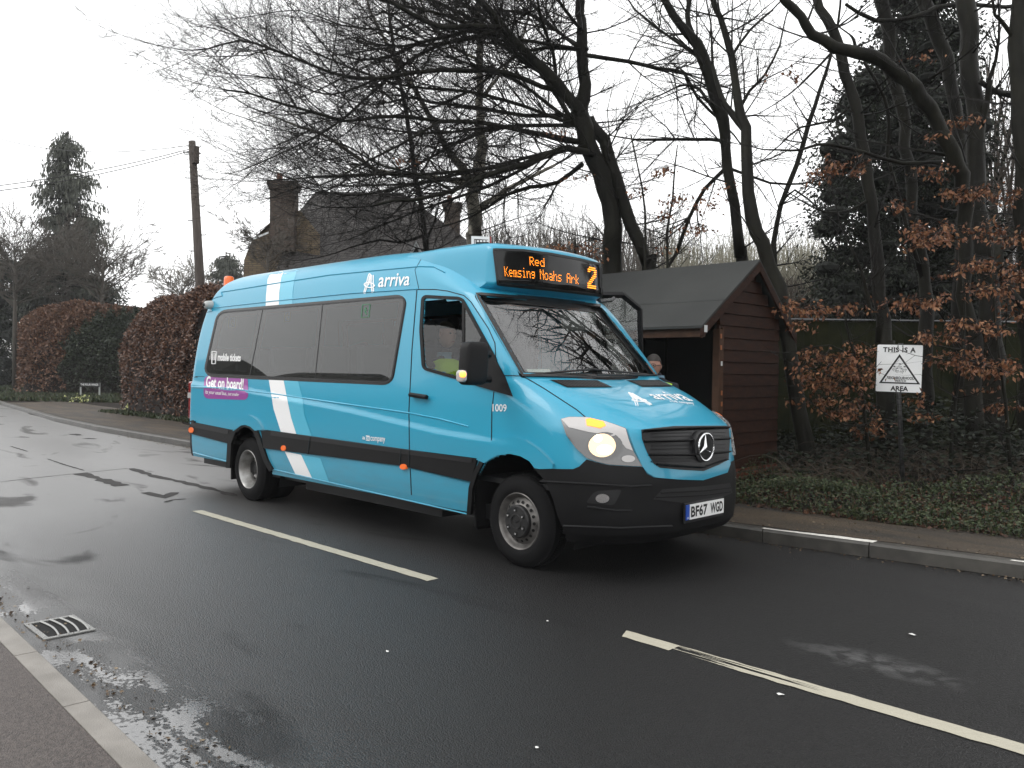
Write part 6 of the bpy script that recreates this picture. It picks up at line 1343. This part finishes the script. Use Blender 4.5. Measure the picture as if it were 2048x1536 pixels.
def hgreen(q):
    u, v = topx(Vector((HF[0][0], HF[0][1], 0))+Vector((*(HF[1]*q[0]+HF[2]*q[1]), q[2]))); return u > 122+10*math.sin(v*.1) and v > float(np.interp(u, [120, 150, 190, 260], [690, 662, 628, 618]))+8*math.sin(u*.25)+random.uniform(-6, 6)
hedge('beech_hedge', 'rounded light russet beech hedge merging into green left of the driveway', -2.45, 3.4, -2.8, 4, 4.3, 'hedgeleaf2', 60000, .13, green=hgreen, round_=.55, frame=HF)
# house name sign beside the drive
hs_ = P(179, 790, 35.5); hn = empty('house_nameplate', (hs_.x, hs_.y, .12)); tag(hn, 'low black house nameplate with white lettering on two short posts by the drive', 'sign')
rv = Vector((rt[0], rt[1], 0)).normalized()
def hp3(a, z, o=0): return Vector((hs_.x, hs_.y, 0))+rv*a+Vector((0, 0, z))-Vector((fw[0], fw[1], 0))*o
w = MB().add([hp3(-.42, .60), hp3(.42, .60), hp3(.42, .80), hp3(-.42, .80), hp3(-.42, .60, -.03), hp3(.42, .60, -.03), hp3(.42, .80, -.03), hp3(-.42, .80, -.03)], [(0, 1, 2, 3), (4, 7, 6, 5), (0, 4, 5, 1), (3, 2, 6, 7), (0, 3, 7, 4), (1, 5, 6, 2)]); keep(w.build('plate', 'nameplate'), hn)
v, f = textcoords('THE FOUR WINDS', off=.015); w = MB().add([hp3(-.38+.76*a[0], .655+.09*a[1], .01) for a in v], f); keep(w.build('lettering', 'signwhite'), hn)
for a in (-.40, .40): keep(MB().tube([hp3(a, .05, -.05), hp3(a, .78, -.05)], .035, 6).build('post', 'reflstrip'), hn)

# ------------------------------------------------------------------ far woods (uncountable)
def thicket(name, label, u0, u1, v0, v1, d0, d1, n, m, H, lean=.18, r=.006):
    b = MB()
    for _ in range(n):
        u = random.uniform(u0, u1); d = random.uniform(d0, d1); t = (u-u0)/(u1-u0); top = v0+(v1-v0)*abs(2*t-1)**2*0+12*math.sin(u*.05)+8*math.sin(u*.13); zt = P(u, top, d).z*random.uniform(.55, 1.05); p = P(u, 700, d); z = random.uniform(.2, .8)*zt; L = random.uniform(.15, .4)*zt
        q = [np.array([p.x, p.y, z])]; dv = np.array([random.gauss(0, lean), random.gauss(0, lean), 1])
        for k in range(4): dv = dv+rng.normal(0, .22, 3); dv[2] = max(dv[2], .3); q.append(q[-1]+dv/np.linalg.norm(dv)*min(L, zt*1.02-z+.2)/4)
        b.tube(q, [r*d/20*x for x in (1.2, 1, .8, .6, .4)], 3, cap=False)
    for _ in range(n//40):
        u = random.uniform(u0, u1); d = random.uniform(d0, d1); p = P(u, 700, d); zt = P(u, v0+20, d).z; b.tube([(p.x, p.y, 0), (p.x+random.gauss(0, .3), p.y, zt*.5), (p.x+random.gauss(0, .6), p.y, zt*.95)], [.06*d/20, .04*d/20, .01], 4, cap=False)
    o = b.build(name, m); tag(o, label, 'woodland', kind='stuff'); return o
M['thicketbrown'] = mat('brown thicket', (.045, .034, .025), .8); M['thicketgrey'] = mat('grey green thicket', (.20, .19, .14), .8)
thicket('woodland', 'pale grey green bare scrub seen over the shelter roof', 1330, 1720, 455, 455, 34, 46, 9000, 'thicketgrey', 8)
thicket('woodland', 'dark brown tangled scrub behind the board fence', 1480, 2200, 520, 520, 19, 25, 12000, 'thicketbrown', 6, lean=.7, r=.005)
thicket('woodland', 'grey bare woodland behind the house', 960, 1340, 420, 420, 36, 50, 7000, 'fartwig', 8)
thicket('woodland', 'thin bare twigs in the top right beyond the trunks', 1900, 2300, 60, 60, 18, 26, 5000, 'thicketbrown', 6, lean=1.0, r=.004)
thicket('woodland', 'faint distant tree line on the horizon', -900, 480, 640, 640, 90, 130, 6000, 'greytwig', 8)
thicket('woodland', 'dark garden scrub behind the beech hedges', 230, 640, 655, 655, 58, 66, 3000, 'greytwig', 8)

# ------------------------------------------------------------------ verge cover
gc = MB(); lt = MB()
for _ in range(20000):
    x = random.uniform(-.9, 8); e = ky(x)+pw(x)-.08; y = e+abs(random.gauss(0, 1.1))
    z = kz(x, y)+.20*max(0, math.sin(x*1.9+.6)*math.sin(y*2.1))*min(1, max(0, y-e)*2); dens = .5+.5*math.sin(x*2.3+1)*math.sin(y*3+x)
    if random.random() > .45+.5*dens: continue
    if y > e+1.8 and random.random() < .6: continue
    s = random.uniform(.6, 1.2)
    if random.random() < .45:
        leaf_geo(gc, (x, y, z), .10*s, .012, (random.gauss(0, .5), random.gauss(0, .5), 1.6), droop=0)
    else:
        for _k in range(3): leaf_geo(gc, (x+random.gauss(0, .02), y+random.gauss(0, .02), z+random.uniform(.0, .09)), .038*s, .024*s, (random.gauss(0, 1), random.gauss(0, 1), .3), droop=.1)
tag(gc.build('ground_cover', 'grass'), 'low green weeds and grass along the roadside bank', 'ground cover', kind='stuff')
for _ in range(9000):
    x = random.uniform(-3, 9); y = ky(x)+pw(x)+abs(random.gauss(0, 1.6))-.1; leaf_geo(lt, (x, y, kz(x, y)+random.uniform(0, .02)), .055, .035, (random.gauss(0, 1), random.gauss(0, 1), .25), droop=0)
tag(lt.build('leaf_litter', 'litter'), 'fallen brown leaves under the roadside trees', 'leaves', kind='stuff')
ug_ = MB()
for _ in range(16000):
    x = random.uniform(-2.5, 9); e = ky(x)+pw(x); y = e+1.6+random.random()*4.5; zt = .25+.75*max(0, math.sin(x*1.7+y)*.5+.4); z = kz(x, y)+random.random()*zt; leaf_geo(ug_, (x, y, z), .075, .045, (random.gauss(0, 1), random.gauss(0, 1), .3), droop=.3)
tag(ug_.build('undergrowth', 'ivy'), 'dark tangled undergrowth at the foot of the fence', 'undergrowth', kind='stuff')
br = MB()
for _ in range(420):
    u = random.uniform(1560, 2120); v = random.uniform(880, 985); p = P(u, v, random.uniform(9.3, 11)); p.z = kz(p.x, p.y); a = random.uniform(0, 6.28); L = random.uniform(.3, 1.0); q = [np.array(p)]; dv = np.array([math.cos(a)*.5, math.sin(a)*.5, 1.1])
    for k in range(6): dv = dv+np.array([math.cos(a)*.12, math.sin(a)*.12, -.30])+rng.normal(0, .12, 3); q.append(q[-1]+dv/np.linalg.norm(dv)*L/6)
    br.tube(q, [.004, .0038, .0035, .003, .0025, .002, .0015], 3, cap=False)
tag(br.build('bramble', 'stem'), 'tangle of dry bramble stems along the bank', 'brambles', kind='stuff')
gl2 = MB()
for _ in range(9000):
    x = random.uniform(-36, -6); 
    if -34.5 < x < -22: continue
    y = random.uniform(4.3, 5.6) if x > -22 else random.uniform(7.4, 9.2)
    leaf_geo(gl2, (x, y, .12), .11, .05, (random.gauss(0, .6), random.gauss(0, .6), 1), droop=0)
for _ in range(9000):
    u = random.uniform(-60, 240); q = onz(u, random.uniform(772, 802)+u*.02, .12); leaf_geo(gl2, q, .2, .09, (random.gauss(0, .6), random.gauss(0, .6), .9), droop=0)
tag(gl2.build('verge_grass', 'grass'), 'short grass at the foot of the hedges', 'grass', kind='stuff')
pf = MB()
for (ux, vx, ru, n) in ((160, 800, 22, 220), (290, 817, 30, 260)):
    for _ in range(n):
        q = onz(ux+random.gauss(0, ru*.6), vx+random.gauss(0, 3), .14); leaf_geo(pf, q+Vector((0, 0, random.uniform(0, .12))), .09, .07, None, droop=0)
tag(pf.build('primrose', 'primrose'), 'pale yellow primroses at the foot of the hedges', 'flowers', kind='stuff')
# litter flakes on the road
def flake(u, v, s, label):
    q = onz(u, v, .004); b = MB(); k = 7; b.add([(q.x+s*math.cos(6.28*i/k)*random.uniform(.6, 1.1), q.y+s*.6*math.sin(6.28*i/k), .006+random.uniform(0, .006)) for i in range(k)]+[(q.x, q.y, .012)], [(i, (i+1) % k, k) for i in range(k)]); return tag(b.build('paper_scrap', 'litterwhite'), label, 'litter', 'white scraps on the road')
flake(1824, 1270, .028, 'largest white paper scrap on the road right of the worn line'); flake(1562, 1390, .022, 'white paper scrap just below the worn cream line'); flake(775, 1304, .012, 'tiny white scrap on the open road left of the worn line'); flake(1074, 1497, .012, 'tiny white scrap near the bottom edge of the road'); flake(1095, 1243, .01, 'tiny white scrap on the road below the front wheel'); flake(295, 862, .05, 'white paper scrap on the far footpath behind the minibus')
# low houses and hedge across the road (behind the camera): they are what the windows mirror
for k, (hx, wd_, hh) in enumerate(((-6, 11, 6.6), (-24, 15, 7.2), (-44, 14, 6.2), (-64, 16, 7.6))):
    OP = empty('opposite_house', (hx, -25, 0)); tag(OP, ['nearest', 'second', 'third', 'farthest'][k]+' house across the road behind the viewer', 'house', 'houses across the road')
    w = MB().box((hx-wd_/2, -30, 0), (hx+wd_/2, -23, 4.6)); o = w.build('wall', 'ybrick', uvbox=True); keep(o, OP)
    w = MB().add([(hx-wd_/2-.4, -22.6, 4.5), (hx+wd_/2+.4, -22.6, 4.5), (hx+wd_/2+.4, -30.4, 4.5), (hx-wd_/2-.4, -30.4, 4.5), (hx-wd_/2+2, -26.5, hh), (hx+wd_/2-2, -26.5, hh)], [(0, 1, 5, 4), (1, 2, 5), (2, 3, 4, 5), (3, 0, 4)]); o = w.build('roof', 'tile', uvbox=True); keep(o, OP)
o = MB().box((-40, -9.4, 0), (-16, -8.4, 1.9)).box((-15, -13, 0), (30, -12, 2.1)).build('garden_hedge', 'core'); tag(o, 'clipped hedge across the road behind the viewer', 'hedge')
# bare trees further up the road, outside the frame, mirrored in the windscreen
def copytree(src, dx, dy, rz, label, s=1):
    r = src.copy(); C.objects.link(r); r.location = src.location+Vector((dx, dy, 0)); r.rotation_euler = (0, 0, rz); r.scale = (s, s, s); r['label'] = label; r['group'] = 'bare trees further up the road'
    for ch in list(src.children): c = ch.copy(); C.objects.link(c); c.parent = r; c.matrix_parent_inverse = ch.matrix_parent_inverse.copy()
    return r
T0 = bpy.data.objects['beech_tree']; A0 = bpy.data.objects['arched_tree']; I0 = bpy.data.objects['ivy_trunk_tree']
copytree(T0, 9.5, -2.0, 2.6, 'bare beech further up the road beyond the right edge'); copytree(T0, 14, 1, 1.2, 'second bare beech further up the road beyond the right edge'); copytree(A0, 4.5, -3.5, .5, 'crooked tree on the bank beyond the right edge'); copytree(I0, 7, -3, 1.0, 'thick trunk on the bank beyond the right edge')

# ------------------------------------------------------------------ damp air
HZ = MB().box((-190, -190, -1.05), (190, 190, 24)).build('haze', 'void'); tag(HZ, kind='stuff', label='thin damp air over the whole place', cat='haze')
hm = bpy.data.materials.new('haze'); hm.use_nodes = True; hn_, hl_ = hm.node_tree.nodes, hm.node_tree.links; hn_.remove(hn_['Principled BSDF'])
pv_ = hn_.new('ShaderNodeVolumePrincipled'); pv_.inputs['Color'].default_value = (.9, .92, .94, 1); pv_.inputs['Density'].default_value = .0008; hl_.new(pv_.outputs[0], hn_['Material Output'].inputs['Volume'])
HZ.data.materials.clear(); HZ.data.materials.append(hm)

gd = MB()
for _ in range(2600):
    if random.random() < .5: x = random.uniform(-14, 7); y = ky(x)-abs(random.gauss(0, .09))-.01; z = .004
    elif random.random() < .6: x = random.uniform(-3, 7); y = ky(x)+.14+random.random()**2*1.1; z = .127
    else: x = random.uniform(-4, 3); y = -3.14+abs(random.gauss(0, .10)); z = .004
    sz = random.uniform(.006, .03); leaf_geo(gd, (x, y, z), sz, sz*.6, (random.gauss(0, 1), random.gauss(0, 1), .1), droop=0)
tag(gd.build('gutter_debris', mat('wet debris', (.1, .07, .04), .6, island=[(.02, .015, .01), (.10, .06, .03), (.22, .17, .11), (.05, .03, .02)])), 'bits of leaf and grit in the gutters and on the footpath', 'debris', kind='stuff')
